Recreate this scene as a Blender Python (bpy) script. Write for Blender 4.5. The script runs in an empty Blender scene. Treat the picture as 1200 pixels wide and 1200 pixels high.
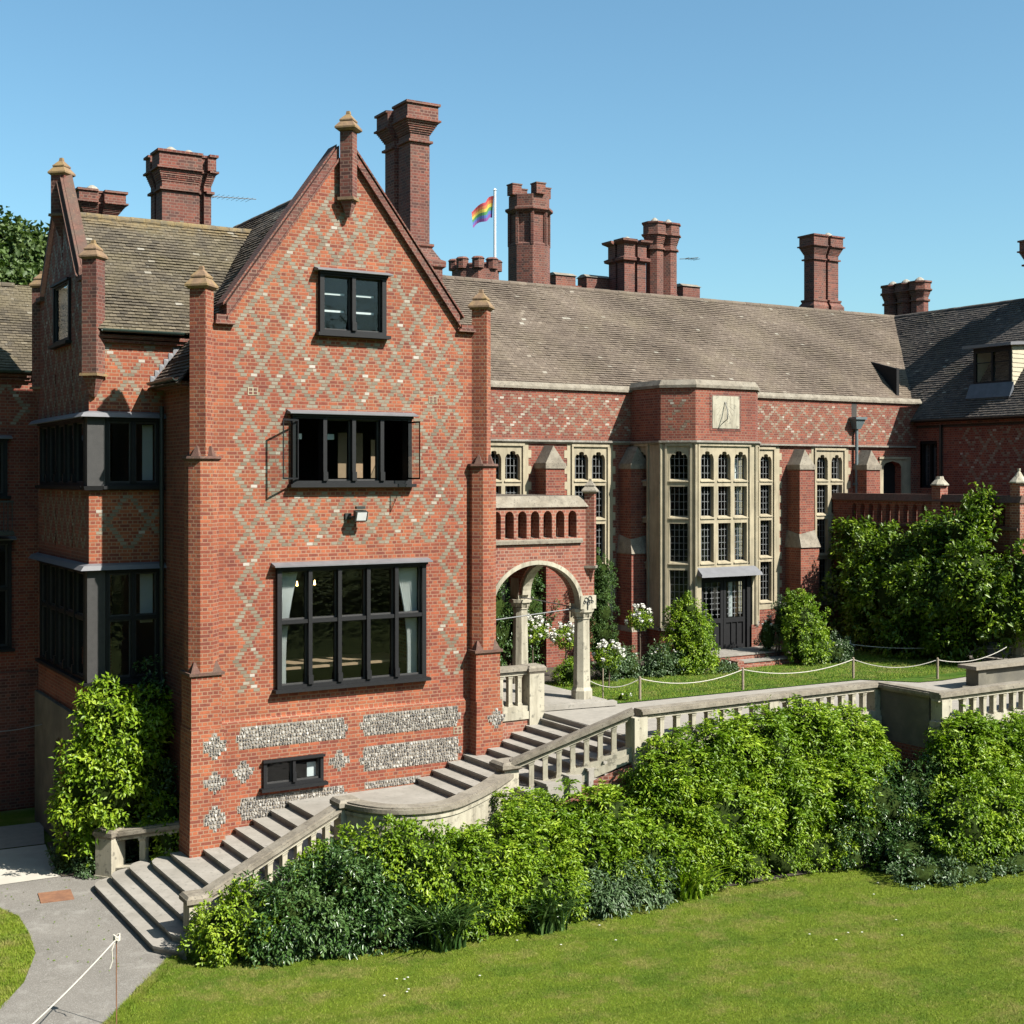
import bpy, math, random
import numpy as np
from mathutils import Vector, Matrix
from mathutils.geometry import tessellate_polygon
random.seed(7); rng = np.random.default_rng(11)
scene = bpy.context.scene
# ------------------------------------------------------------------ camera, sky, sun, exposure
cam = bpy.data.cameras.new('camera'); cam_o = bpy.data.objects.new('camera', cam)
scene.collection.objects.link(cam_o)
cam.sensor_width = 36.0; cam.lens = 46.95; cam.shift_y = -0.0333
cam.clip_start = 0.5; cam.clip_end = 3000
cam_o.location = (0, 0, 5.45)
cam_o.rotation_euler = (math.radians(90), 0, math.radians(58.76 - 90))
scene.camera = cam_o
SUN_EL, SUN_AZ = math.radians(43.5), math.radians(27)     # azimuth: from -Y towards +X
world = bpy.data.worlds.new('World'); scene.world = world; world.use_nodes = True
wn = world.node_tree; bg = wn.nodes['Background']
sky = wn.nodes.new('ShaderNodeTexSky'); sky.sky_type = 'NISHITA'; sky.sun_disc = False
sky.sun_elevation = SUN_EL; sky.sun_rotation = math.radians(180 - 27)
sky.altitude = 60; sky.air_density = 1.0; sky.dust_density = 1.4; sky.ozone_density = 0.8
tn = wn.nodes.new('ShaderNodeMix'); tn.data_type = 'RGBA'; tn.blend_type = 'MULTIPLY'; tn.inputs[0].default_value = 1; tn.inputs[7].default_value = (.76, 1.08, 1.10, 1)
wn.links.new(sky.outputs[0], tn.inputs[6]); wn.links.new(tn.outputs[2], bg.inputs[0]); bg.inputs[1].default_value = 0.064
sl = bpy.data.lights.new('sun', 'SUN'); sl.energy = 5.0; sl.angle = math.radians(0.53); sl.color = (1.0, 0.955, 0.88)
so = bpy.data.objects.new('sun', sl); scene.collection.objects.link(so)
sdir = Vector((math.sin(SUN_AZ) * math.cos(SUN_EL), -math.cos(SUN_AZ) * math.cos(SUN_EL), math.sin(SUN_EL)))
so.rotation_euler = sdir.to_track_quat('Z', 'Y').to_euler(); so.location = (30, -20, 40)
scene.view_settings.view_transform = 'Standard'; scene.view_settings.look = 'None'
scene.view_settings.exposure = 1.35; scene.view_settings.gamma = 1.0
scene.render.engine = 'CYCLES'
C = scene.collection
# ------------------------------------------------------------------ materials
def newmat(name):
    m = bpy.data.materials.new(name); m.use_nodes = True
    nt = m.node_tree; return m, nt, nt.nodes, nt.links, nt.nodes['Principled BSDF']
def N(nt, t, **kw):
    n = nt.nodes.new(t)
    for k, v in kw.items():
        if k.startswith('i_'):
            n.inputs[k[2:].replace('_', ' ')].default_value = v
        else: setattr(n, k, v)
    return n
def mixc(nt, a, b, f, mode='MIX'):
    n = nt.nodes.new('ShaderNodeMix'); n.data_type = 'RGBA'; n.blend_type = mode
    for i, s in ((6, a), (7, b)):
        if isinstance(s, tuple): n.inputs[i].default_value = (*s, 1)
        else: nt.links.new(s, n.inputs[i])
    if isinstance(f, (int, float)): n.inputs[0].default_value = f
    else: nt.links.new(f, n.inputs[0])
    return n.outputs[2]
def noise(nt, scale, detail=4, vec=None, rough=.6):
    n = N(nt, 'ShaderNodeTexNoise'); n.inputs['Scale'].default_value = scale; n.inputs['Detail'].default_value = detail
    n.inputs['Roughness'].default_value = rough
    if vec is None:
        g = N(nt, 'ShaderNodeNewGeometry'); vec = g.outputs['Position']
    nt.links.new(vec, n.inputs['Vector']); return n.outputs['Fac']
def ramp(nt, fac, pts):
    r = N(nt, 'ShaderNodeValToRGB'); e = r.color_ramp.elements
    while len(e) < len(pts): e.new(.5)
    for el, (p, c) in zip(e, pts):
        el.position = p; el.color = (*c, 1) if isinstance(c, tuple) else (c, c, c, 1)
    nt.links.new(fac, r.inputs[0]); return r.outputs[0]
def dim(nt, c, k=.62): return mixc(nt, c, (k, k, k), 1.0, 'MULTIPLY')
def rnd_attr(nt):
    return N(nt, 'ShaderNodeAttribute', attribute_name='rnd').outputs['Fac']
def bump(nt, b, h, strength=.3, dist=.01):
    n = N(nt, 'ShaderNodeBump'); n.inputs['Strength'].default_value = strength; n.inputs['Distance'].default_value = dist
    nt.links.new(h, n.inputs['Height']); nt.links.new(n.outputs[0], b.inputs['Normal'])
def brick_mat(name, c1, c2, mort, dark, mortar=.011, w=.225, stain=.5, soot=0.0):
    m, nt, nn, ll, b = newmat(name)
    uv = N(nt, 'ShaderNodeUVMap')
    nz = N(nt, 'ShaderNodeTexNoise'); nz.inputs['Scale'].default_value = 7; ll.new(uv.outputs[0], nz.inputs['Vector'])
    dv = N(nt, 'ShaderNodeVectorMath', operation='MULTIPLY_ADD'); ll.new(nz.outputs['Color'], dv.inputs[0])
    dv.inputs[1].default_value = (.012, .012, 0); ll.new(uv.outputs[0], dv.inputs[2])
    bk = N(nt, 'ShaderNodeTexBrick'); bk.offset = .5; bk.squash = .5; bk.squash_frequency = 2
    ll.new(dv.outputs[0], bk.inputs['Vector'])
    for k, v in (('Scale', 1), ('Mortar Size', mortar), ('Mortar Smooth', .2), ('Bias', -.05), ('Brick Width', w), ('Row Height', .077)):
        bk.inputs[k].default_value = v
    bk.inputs['Color1'].default_value = (0, 0, 0, 1); bk.inputs['Color2'].default_value = (1, 1, 1, 1)
    bk.inputs['Mortar'].default_value = (.5, .5, .5, 1)
    sep = N(nt, 'ShaderNodeSeparateColor'); ll.new(bk.outputs['Color'], sep.inputs[0])
    bc = ramp(nt, sep.outputs[0], [(0, dark), (.28, c1), (.7, c2), (1, tuple(min(1, x * 1.25) for x in c2))])
    n1 = noise(nt, 9, 3); bc = mixc(nt, bc, (.55, .5, .5), ramp(nt, n1, [(.35, 0.0), (.8, .55)]), 'MULTIPLY')
    n1b = noise(nt, 30, 2); bc = mixc(nt, bc, (1.5, 1.45, 1.35), ramp(nt, n1b, [(.55, 0.0), (.8, .5)]), 'MULTIPLY')
    col = mixc(nt, bc, mort, bk.outputs['Fac'])
    col = mixc(nt, col, (.78, .62, .66), ramp(nt, noise(nt, .45, 5, rough=.7), [(.42, 0.0), (.62, .8)]), 'MULTIPLY')
    col = mixc(nt, col, (1.12, 1.12, 1.18), ramp(nt, noise(nt, .7, 6, rough=.75), [(.5, 0.0), (.66, .9)]), 'MULTIPLY')
    n2 = noise(nt, .8, 5); col = mixc(nt, col, (.62, .56, .52), ramp(nt, n2, [(.42, 0.0), (.75, stain)]), 'MULTIPLY')
    if soot:
        n3 = noise(nt, 1.7, 5); col = mixc(nt, col, (.07, .055, .045), ramp(nt, n3, [(.4, .15 * soot), (.7, soot)]))
    ll.new(dim(nt, col), b.inputs['Base Color']); b.inputs['Roughness'].default_value = .9
    inv = N(nt, 'ShaderNodeMath', operation='SUBTRACT'); inv.inputs[0].default_value = 1; ll.new(bk.outputs['Fac'], inv.inputs[1])
    ad = N(nt, 'ShaderNodeMath', operation='MULTIPLY_ADD'); ll.new(n1b, ad.inputs[0]); ad.inputs[1].default_value = .5; ll.new(inv.outputs[0], ad.inputs[2])
    bump(nt, b, ad.outputs[0], .55, .008)
    return m
M = {}
M['brick'] = brick_mat('orange_brick', (.29, .067, .028), (.375, .102, .038), (.35, .20, .12), (.225, .053, .027), stain=.5)
M['brick_hall'] = brick_mat('red_brick', (.235, .052, .028), (.30, .076, .038), (.27, .16, .105), (.18, .042, .024), stain=.5)
M['brick_porch'] = brick_mat('pink_brick', (.29, .085, .05), (.36, .125, .07), (.38, .24, .17), (.20, .06, .038), stain=.4)
M['brick_dark'] = brick_mat('weathered_brick', (.185, .045, .026), (.25, .068, .038), (.27, .16, .115), (.10, .03, .02), stain=.6, soot=.45)
def simple(name, col, rough=.8, var=.25, scale=6, bstr=.2, metal=0, col2=None, spots=None, spec=None, streak=0):
    m, nt, nn, ll, b = newmat(name)
    f = noise(nt, scale, 6)
    c = mixc(nt, tuple(x * (1 - var) for x in col), tuple(min(1, x * (1 + var)) for x in col), ramp(nt, f, [(.3, 0.0), (.7, 1.0)]))
    if col2: c = mixc(nt, c, col2, ramp(nt, noise(nt, scale * .35, 6), [(.45, 0.0), (.65, .8)]))
    if streak:
        g = N(nt, 'ShaderNodeNewGeometry'); mp = N(nt, 'ShaderNodeVectorMath', operation='MULTIPLY'); ll.new(g.outputs['Position'], mp.inputs[0]); mp.inputs[1].default_value = (7, 7, .9)
        c = mixc(nt, c, (.30, .27, .22), ramp(nt, noise(nt, 1.0, 5, vec=mp.outputs[0]), [(.48, 0.0), (.72, streak)]), 'MULTIPLY')
    if spots: c = mixc(nt, c, spots, ramp(nt, noise(nt, scale * 3, 4), [(.58, 0.0), (.66, .9)]))
    ll.new(dim(nt, c), b.inputs['Base Color']); b.inputs['Roughness'].default_value = rough; b.inputs['Metallic'].default_value = metal
    if spec is not None: b.inputs['Specular IOR Level'].default_value = spec
    if bstr: bump(nt, b, noise(nt, scale * 5, 5), bstr, .01)
    return m
M['stone'] = simple('buff_stone', (.43, .365, .245), .85, .16, 3, .2, col2=(.34, .295, .20), streak=.45)
M['stone_step'] = simple('step_stone', (.36, .33, .285), .85, .12, 3, .2, col2=(.27, .245, .205), spots=(.24, .225, .19))
M['stone_pale'] = simple('pale_stone', (.50, .455, .345), .85, .16, 2.2, .2, col2=(.38, .345, .265), streak=.6, spots=(.22, .20, .15))
M['coping'] = simple('lichen_stone', (.24, .205, .155), .92, .3, 7, .5, col2=(.34, .30, .235), spots=(.12, .10, .08))
M['coping_grey'] = simple('grey_stone', (.28, .255, .215), .92, .25, 5, .4, col2=(.19, .165, .13), spots=(.42, .40, .35))
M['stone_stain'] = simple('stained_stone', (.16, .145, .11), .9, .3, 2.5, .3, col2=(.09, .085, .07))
M['tile_coping'] = simple('brick_coping', (.13, .06, .042), .9, .3, 9, .4, col2=(.10, .07, .05), spots=(.22, .12, .07))
M['cap'] = simple('lichen_cap', (.24, .15, .085), .92, .3, 8, .4, col2=(.33, .22, .08), spots=(.16, .10, .06))
M['timber'] = simple('black_timber', (.007, .007, .008), .65, .3, 12, .25, spec=.3)
M['timber_grey'] = simple('grey_timber', (.035, .033, .031), .7, .2, 10, .3)
M['lead'] = simple('lead_sheet', (.17, .17, .18), .6, .12, 5, .1)
M['lead_dark'] = simple('dark_lead', (.11, .12, .14), .55, .2, 5, .1)
M['leading'] = simple('window_leading', (.17, .175, .175), .6, .1, 5, 0)
M['iron'] = simple('dark_iron', (.03, .035, .033), .45, .2, 9, .1)
M['gutter'] = simple('green_gutter', (.035, .06, .052), .4, .2, 5, .05)
M['pipe'] = simple('blue_grey_pipe', (.13, .17, .18), .5, .15, 5, .05)
M['white'] = simple('white_paint', (.75, .75, .74), .5, .05, 5, 0)
M['curtain'] = simple('curtain_cloth', (1.0, .98, .94), .9, .05, 5, .1)
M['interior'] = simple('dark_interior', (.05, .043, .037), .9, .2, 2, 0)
M['rope'] = simple('white_rope', (.60, .56, .48), .9, .1, 20, .2)
M['post'] = simple('post_wood', (.30, .24, .17), .85, .2, 14, .3)
M['rust'] = simple('rusty_iron', (.28, .13, .065), .9, .2, 12, .2, col2=(.2, .09, .05))
M['bark'] = simple('bark', (.12, .085, .055), .95, .3, 12, .5)
M['blind_blue'] = simple('blue_grey_blind', (.16, .27, .38), .7, .05, 3, 0)  # sky reflection colour for the attic pane
M['inner'] = simple('inner_twigs', (.030, .048, .010), 1.0, .5, 14, .8, spec=.05)  # dark core colour stands in for the shade between leaves
M['soil'] = simple('soil', (.06, .045, .03), .98, .3, 10, .4)
M['mortar'] = simple('chimney_flaunching', (.36, .33, .27), .9, .1, 8, .2)
M['plaster'] = simple('cream_plaster', (.52, .46, .33), .9, .08, 4, .1)
M['orange_curtain'] = simple('orange_curtain', (.34, .22, .13), .9, .1, 5, .1)
def emis(name, col, s):
    m, nt, nn, ll, b = newmat(name); b.inputs['Emission Color'].default_value = (*col, 1); b.inputs['Emission Strength'].default_value = s
    b.inputs['Base Color'].default_value = (*col, 1); return m
M['bulb'] = emis('warm_bulb', (1, .62, .25), 6)
# diaper bricks
def diaper_mat():
    m, nt, nn, ll, b = newmat('diaper_brick'); r = rnd_attr(nt)
    c = ramp(nt, r, [(0, (.16, .13, .085)), (.45, (.225, .19, .13)), (.94, (.28, .24, .175)), (.975, (.40, .36, .29)), (1, (.50, .46, .40))])
    c = mixc(nt, c, (.8, .78, .74), ramp(nt, noise(nt, 14, 3), [(.4, 0.0), (.75, .6)]), 'MULTIPLY')
    ll.new(dim(nt, c), b.inputs['Base Color']); b.inputs['Roughness'].default_value = .7; bump(nt, b, noise(nt, 60, 3), .3, .006); return m
M['diaper'] = diaper_mat()
def diaper2():
    m, nt, nn, ll, b = newmat('diaper_brick_dull'); r = rnd_attr(nt)
    c = ramp(nt, r, [(0, (.17, .11, .07)), (.5, (.23, .165, .11)), (.88, (.30, .24, .175)), (1, (.46, .41, .34))])
    ll.new(dim(nt, c), b.inputs['Base Color']); b.inputs['Roughness'].default_value = .7; return m
M['diaper_dull'] = diaper2()
def flint():
    m, nt, nn, ll, b = newmat('knapped_flint')
    g = N(nt, 'ShaderNodeNewGeometry')
    v = N(nt, 'ShaderNodeTexVoronoi'); v.inputs['Scale'].default_value = 17; ll.new(g.outputs['Position'], v.inputs['Vector'])
    v2 = N(nt, 'ShaderNodeTexVoronoi', feature='DISTANCE_TO_EDGE'); v2.inputs['Scale'].default_value = 17; ll.new(g.outputs['Position'], v2.inputs['Vector'])
    s = N(nt, 'ShaderNodeSeparateColor'); ll.new(v.outputs['Color'], s.inputs[0])
    c = ramp(nt, s.outputs[0], [(0, (.08, .072, .066)), (.3, (.16, .147, .135)), (.6, (.25, .232, .205)), (1, (.44, .42, .38))])
    c = mixc(nt, c, (.40, .36, .30), ramp(nt, v2.outputs['Distance'], [(.03, 1.0), (.09, 0.0)]))
    ll.new(dim(nt, c), b.inputs['Base Color']); b.inputs['Roughness'].default_value = .6
    bump(nt, b, v2.outputs['Distance'], .45, .04); return m
M['flint'] = flint()
def flint2():
    m, nt, nn, ll, b = newmat('flint_stones'); r = rnd_attr(nt)
    c = ramp(nt, r, [(0, (.045, .042, .045)), (.25, (.13, .12, .115)), (.5, (.27, .25, .225)), (.8, (.42, .40, .36)), (1, (.62, .60, .56))])
    c = mixc(nt, c, (.5, .47, .42), ramp(nt, noise(nt, 40, 3), [(.45, 0.0), (.65, .5)]))
    ll.new(dim(nt, c), b.inputs['Base Color']); b.inputs['Roughness'].default_value = .5; return m
M['flint_stone'] = flint2()
M['flint_mortar'] = simple('flint_mortar', (.30, .255, .20), .95, .2, 20, .4)
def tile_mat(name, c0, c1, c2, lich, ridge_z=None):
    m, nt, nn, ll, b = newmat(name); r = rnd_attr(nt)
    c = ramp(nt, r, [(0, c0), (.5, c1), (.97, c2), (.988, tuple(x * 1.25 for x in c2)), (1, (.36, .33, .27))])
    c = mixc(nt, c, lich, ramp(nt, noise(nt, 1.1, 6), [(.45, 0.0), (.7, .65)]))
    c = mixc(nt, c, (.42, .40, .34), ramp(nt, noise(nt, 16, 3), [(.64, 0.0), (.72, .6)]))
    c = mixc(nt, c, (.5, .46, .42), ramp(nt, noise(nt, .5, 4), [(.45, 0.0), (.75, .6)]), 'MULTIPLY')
    if ridge_z:
        g = N(nt, 'ShaderNodeNewGeometry'); sx = N(nt, 'ShaderNodeSeparateXYZ'); ll.new(g.outputs['Position'], sx.inputs[0])
        mr = N(nt, 'ShaderNodeMapRange'); ll.new(sx.outputs[2], mr.inputs[0])
        mr.inputs[1].default_value = ridge_z - .5; mr.inputs[2].default_value = ridge_z; mr.inputs[3].default_value = 0; mr.inputs[4].default_value = 1
        mm = N(nt, 'ShaderNodeMath', operation='MULTIPLY'); ll.new(mr.outputs[0], mm.inputs[0]); ll.new(ramp(nt, noise(nt, 5, 4), [(.4, 0.0), (.6, .75)]), mm.inputs[1])
        c = mixc(nt, c, (.30, .20, .07), mm.outputs[0])
    ll.new(dim(nt, c), b.inputs['Base Color']); b.inputs['Roughness'].default_value = .93; bump(nt, b, noise(nt, 50, 3), .4, .008)
    return m
M['tile'] = tile_mat('clay_tiles', (.125, .092, .066), (.152, .113, .082), (.175, .134, .098), (.17, .132, .085))
M['tile_mossy'] = tile_mat('mossy_tiles', (.075, .06, .04), (.115, .092, .06), (.155, .125, .082), (.15, .12, .06), 11.6)
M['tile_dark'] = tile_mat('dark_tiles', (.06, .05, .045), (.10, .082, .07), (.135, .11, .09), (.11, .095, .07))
def glass(name, tint=(.8, .85, .85), trans=.9):
    m, nt, nn, ll, b = newmat(name); nn.remove(b)
    tr = N(nt, 'ShaderNodeBsdfTransparent'); tr.inputs[0].default_value = (*tint, 1)
    gl = N(nt, 'ShaderNodeBsdfGlossy'); gl.inputs['Roughness'].default_value = .03; gl.inputs[0].default_value = (.95, .97, 1, 1)
    lw = N(nt, 'ShaderNodeLayerWeight'); lw.inputs[0].default_value = .5
    pw = N(nt, 'ShaderNodeMath', operation='POWER'); ll.new(lw.outputs['Facing'], pw.inputs[0]); pw.inputs[1].default_value = 4
    fr = N(nt, 'ShaderNodeMath', operation='MULTIPLY_ADD'); ll.new(pw.outputs[0], fr.inputs[0]); fr.inputs[1].default_value = .92; fr.inputs[2].default_value = .035
    nb = N(nt, 'ShaderNodeBump'); nb.inputs['Strength'].default_value = .22; nb.inputs['Distance'].default_value = .02
    ll.new(noise(nt, 5, 2), nb.inputs['Height']); ll.new(nb.outputs[0], gl.inputs['Normal'])
    mx = N(nt, 'ShaderNodeMixShader'); ll.new(fr.outputs[0], mx.inputs[0]); ll.new(tr.outputs[0], mx.inputs[1]); ll.new(gl.outputs[0], mx.inputs[2])
    ll.new(mx.outputs[0], nn['Material Output'].inputs[0]); return m
M['glass'] = glass('window_glass')
def leaf_mat(name, dark, mid, light, rough=.45, trans=.25):
    m, nt, nn, ll, b = newmat(name); r = rnd_attr(nt)
    c = ramp(nt, r, [(0, dark), (.5, mid), (.92, light), (1, tuple(min(1, x * 1.35) for x in light))])
    c = dim(nt, c, .62); ll.new(c, b.inputs['Base Color']); b.inputs['Roughness'].default_value = rough; b.inputs['Specular IOR Level'].default_value = .35
    t = N(nt, 'ShaderNodeBsdfTranslucent'); c2 = mixc(nt, c, (1.0, 1.25, .45), 1.0, 'MULTIPLY'); ll.new(c2, t.inputs[0])
    mx = N(nt, 'ShaderNodeMixShader'); mx.inputs[0].default_value = trans
    ll.new(b.outputs[0], mx.inputs[1]); ll.new(t.outputs[0], mx.inputs[2]); ll.new(mx.outputs[0], nn['Material Output'].inputs[0]); return m
M['leaf_bright'] = leaf_mat('wisteria_leaf', (.085, .17, .006), (.20, .33, .012), (.38, .50, .035))
M['leaf_yellow'] = leaf_mat('young_leaf', (.15, .26, .01), (.27, .40, .02), (.42, .52, .05))
M['leaf_dark'] = leaf_mat('laurel_leaf', (.035, .085, .02), (.065, .135, .03), (.12, .20, .06), .3, .12)
M['leaf_creeper'] = leaf_mat('creeper_leaf', (.05, .10, .006), (.12, .21, .010), (.32, .43, .03))  # leaf colours darkened to imitate shade over the creeper
M['leaf_grey'] = leaf_mat('grey_green_leaf', (.06, .11, .04), (.10, .17, .065), (.17, .25, .12), .4, .15)
M['leaf_hedge'] = leaf_mat('yew_leaf', (.035, .08, .012), (.06, .13, .018), (.10, .19, .03), .6, .15)
M['leaf_tree'] = leaf_mat('far_tree_leaf', (.05, .09, .02), (.09, .14, .035), (.13, .19, .05), .6, .2)
M['petal'] = simple('white_petal', (.82, .80, .72), .6, .06, 20, 0)
M['petal_pink'] = simple('pink_petal', (.55, .04, .16), .6, .1, 20, 0)
def stripes(nt, c):
    g = N(nt, 'ShaderNodeNewGeometry'); d = N(nt, 'ShaderNodeVectorMath', operation='DOT_PRODUCT'); nt.links.new(g.outputs['Position'], d.inputs[0]); d.inputs[1].default_value = (1.2, 5.6, 0)
    s = N(nt, 'ShaderNodeMath', operation='SINE'); nt.links.new(d.outputs['Value'], s.inputs[0])
    return mixc(nt, c, (.86, .90, .86), ramp(nt, s.outputs[0], [(.3, 0.0), (.7, 1.0)]), 'MULTIPLY')
def grass(name, cs, sc=1.0):
    m, nt, nn, ll, b = newmat(name)
    c = mixc(nt, cs[0], cs[1], ramp(nt, noise(nt, .45 * sc, 5), [(.35, 0.0), (.65, 1.0)]))
    c = mixc(nt, c, (.62, .78, .6), ramp(nt, noise(nt, .9 * sc, 4), [(.5, 0.0), (.62, .8)]), 'MULTIPLY')
    c = mixc(nt, c, cs[2], ramp(nt, noise(nt, 1.3 * sc, 6, rough=.75), [(.5, 0.0), (.68, .85)]))
    c = stripes(nt, c)
    c = mixc(nt, c, (.5, .55, .4), ramp(nt, noise(nt, 30, 4, rough=.8), [(.4, .8), (.6, 0.0)]), 'MULTIPLY')
    ll.new(dim(nt, c), b.inputs['Base Color']); b.inputs['Roughness'].default_value = .9; b.inputs['Specular IOR Level'].default_value = .15
    bump(nt, b, noise(nt, 45, 5, rough=.8), .9, .04); return m
M['lawn'] = grass('mown_lawn', ((.16, .235, .014), (.215, .27, .022), (.31, .28, .075)))
M['lawn_up'] = grass('upper_lawn', ((.09, .19, .018), (.12, .22, .022), (.20, .22, .05)))
def blade():
    m, nt, nn, ll, b = newmat('grass_blade'); r = rnd_attr(nt)
    c = ramp(nt, r, [(0, (.16, .24, .012)), (.6, (.215, .29, .02)), (.93, (.28, .32, .04)), (1, (.38, .36, .10))])
    c = stripes(nt, c); g = noise(nt, 1.3, 6, rough=.75); c = mixc(nt, c, (.62, .78, .6), ramp(nt, noise(nt, .9, 4), [(.5, 0.0), (.62, .8)]), 'MULTIPLY'); c = mixc(nt, c, (.34, .28, .10), ramp(nt, g, [(.48, 0.0), (.66, .8)]))
    ll.new(dim(nt, c), b.inputs['Base Color']); b.inputs['Roughness'].default_value = .7; b.inputs['Specular IOR Level'].default_value = .2; return m
M['blade'] = blade()
def tarmac():
    m, nt, nn, ll, b = newmat('tarmac')
    c = mixc(nt, (.19, .172, .148), (.24, .218, .188), ramp(nt, noise(nt, .9, 5), [(.35, 0.0), (.65, 1.0)]))
    c = mixc(nt, c, (.36, .34, .30), ramp(nt, noise(nt, 2.3, 6, rough=.7), [(.52, 0.0), (.7, .7)]))
    c = mixc(nt, c, (.40, .38, .34), ramp(nt, noise(nt, 45, 3), [(.54, 0.0), (.68, .9)]))
    c = mixc(nt, c, (.10, .095, .085), ramp(nt, noise(nt, 60, 2), [(.3, .8), (.45, 0.0)]))
    vc = N(nt, 'ShaderNodeTexVoronoi', feature='DISTANCE_TO_EDGE'); vc.inputs['Scale'].default_value = .55
    gg = N(nt, 'ShaderNodeNewGeometry'); wv = N(nt, 'ShaderNodeTexNoise'); wv.inputs['Scale'].default_value = 2.5; ll.new(gg.outputs['Position'], wv.inputs['Vector'])
    va = N(nt, 'ShaderNodeVectorMath', operation='MULTIPLY_ADD'); ll.new(wv.outputs['Color'], va.inputs[0]); va.inputs[1].default_value = (.5, .5, 0); ll.new(gg.outputs['Position'], va.inputs[2]); ll.new(va.outputs[0], vc.inputs['Vector'])
    c = mixc(nt, c, (.55, .52, .47), ramp(nt, vc.outputs['Distance'], [(.003, .22), (.008, 0.0)]), 'MULTIPLY')
    ll.new(dim(nt, c), b.inputs['Base Color']); b.inputs['Roughness'].default_value = .95; bump(nt, b, noise(nt, 70, 3), .5, .01); return m
M['tarmac'] = tarmac()
M['gravel'] = simple('pale_paving', (.34, .31, .265), .95, .12, 5, .3)
M['slab'] = simple('pale_slab', (.55, .51, .43), .9, .1, 2, .2)
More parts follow.
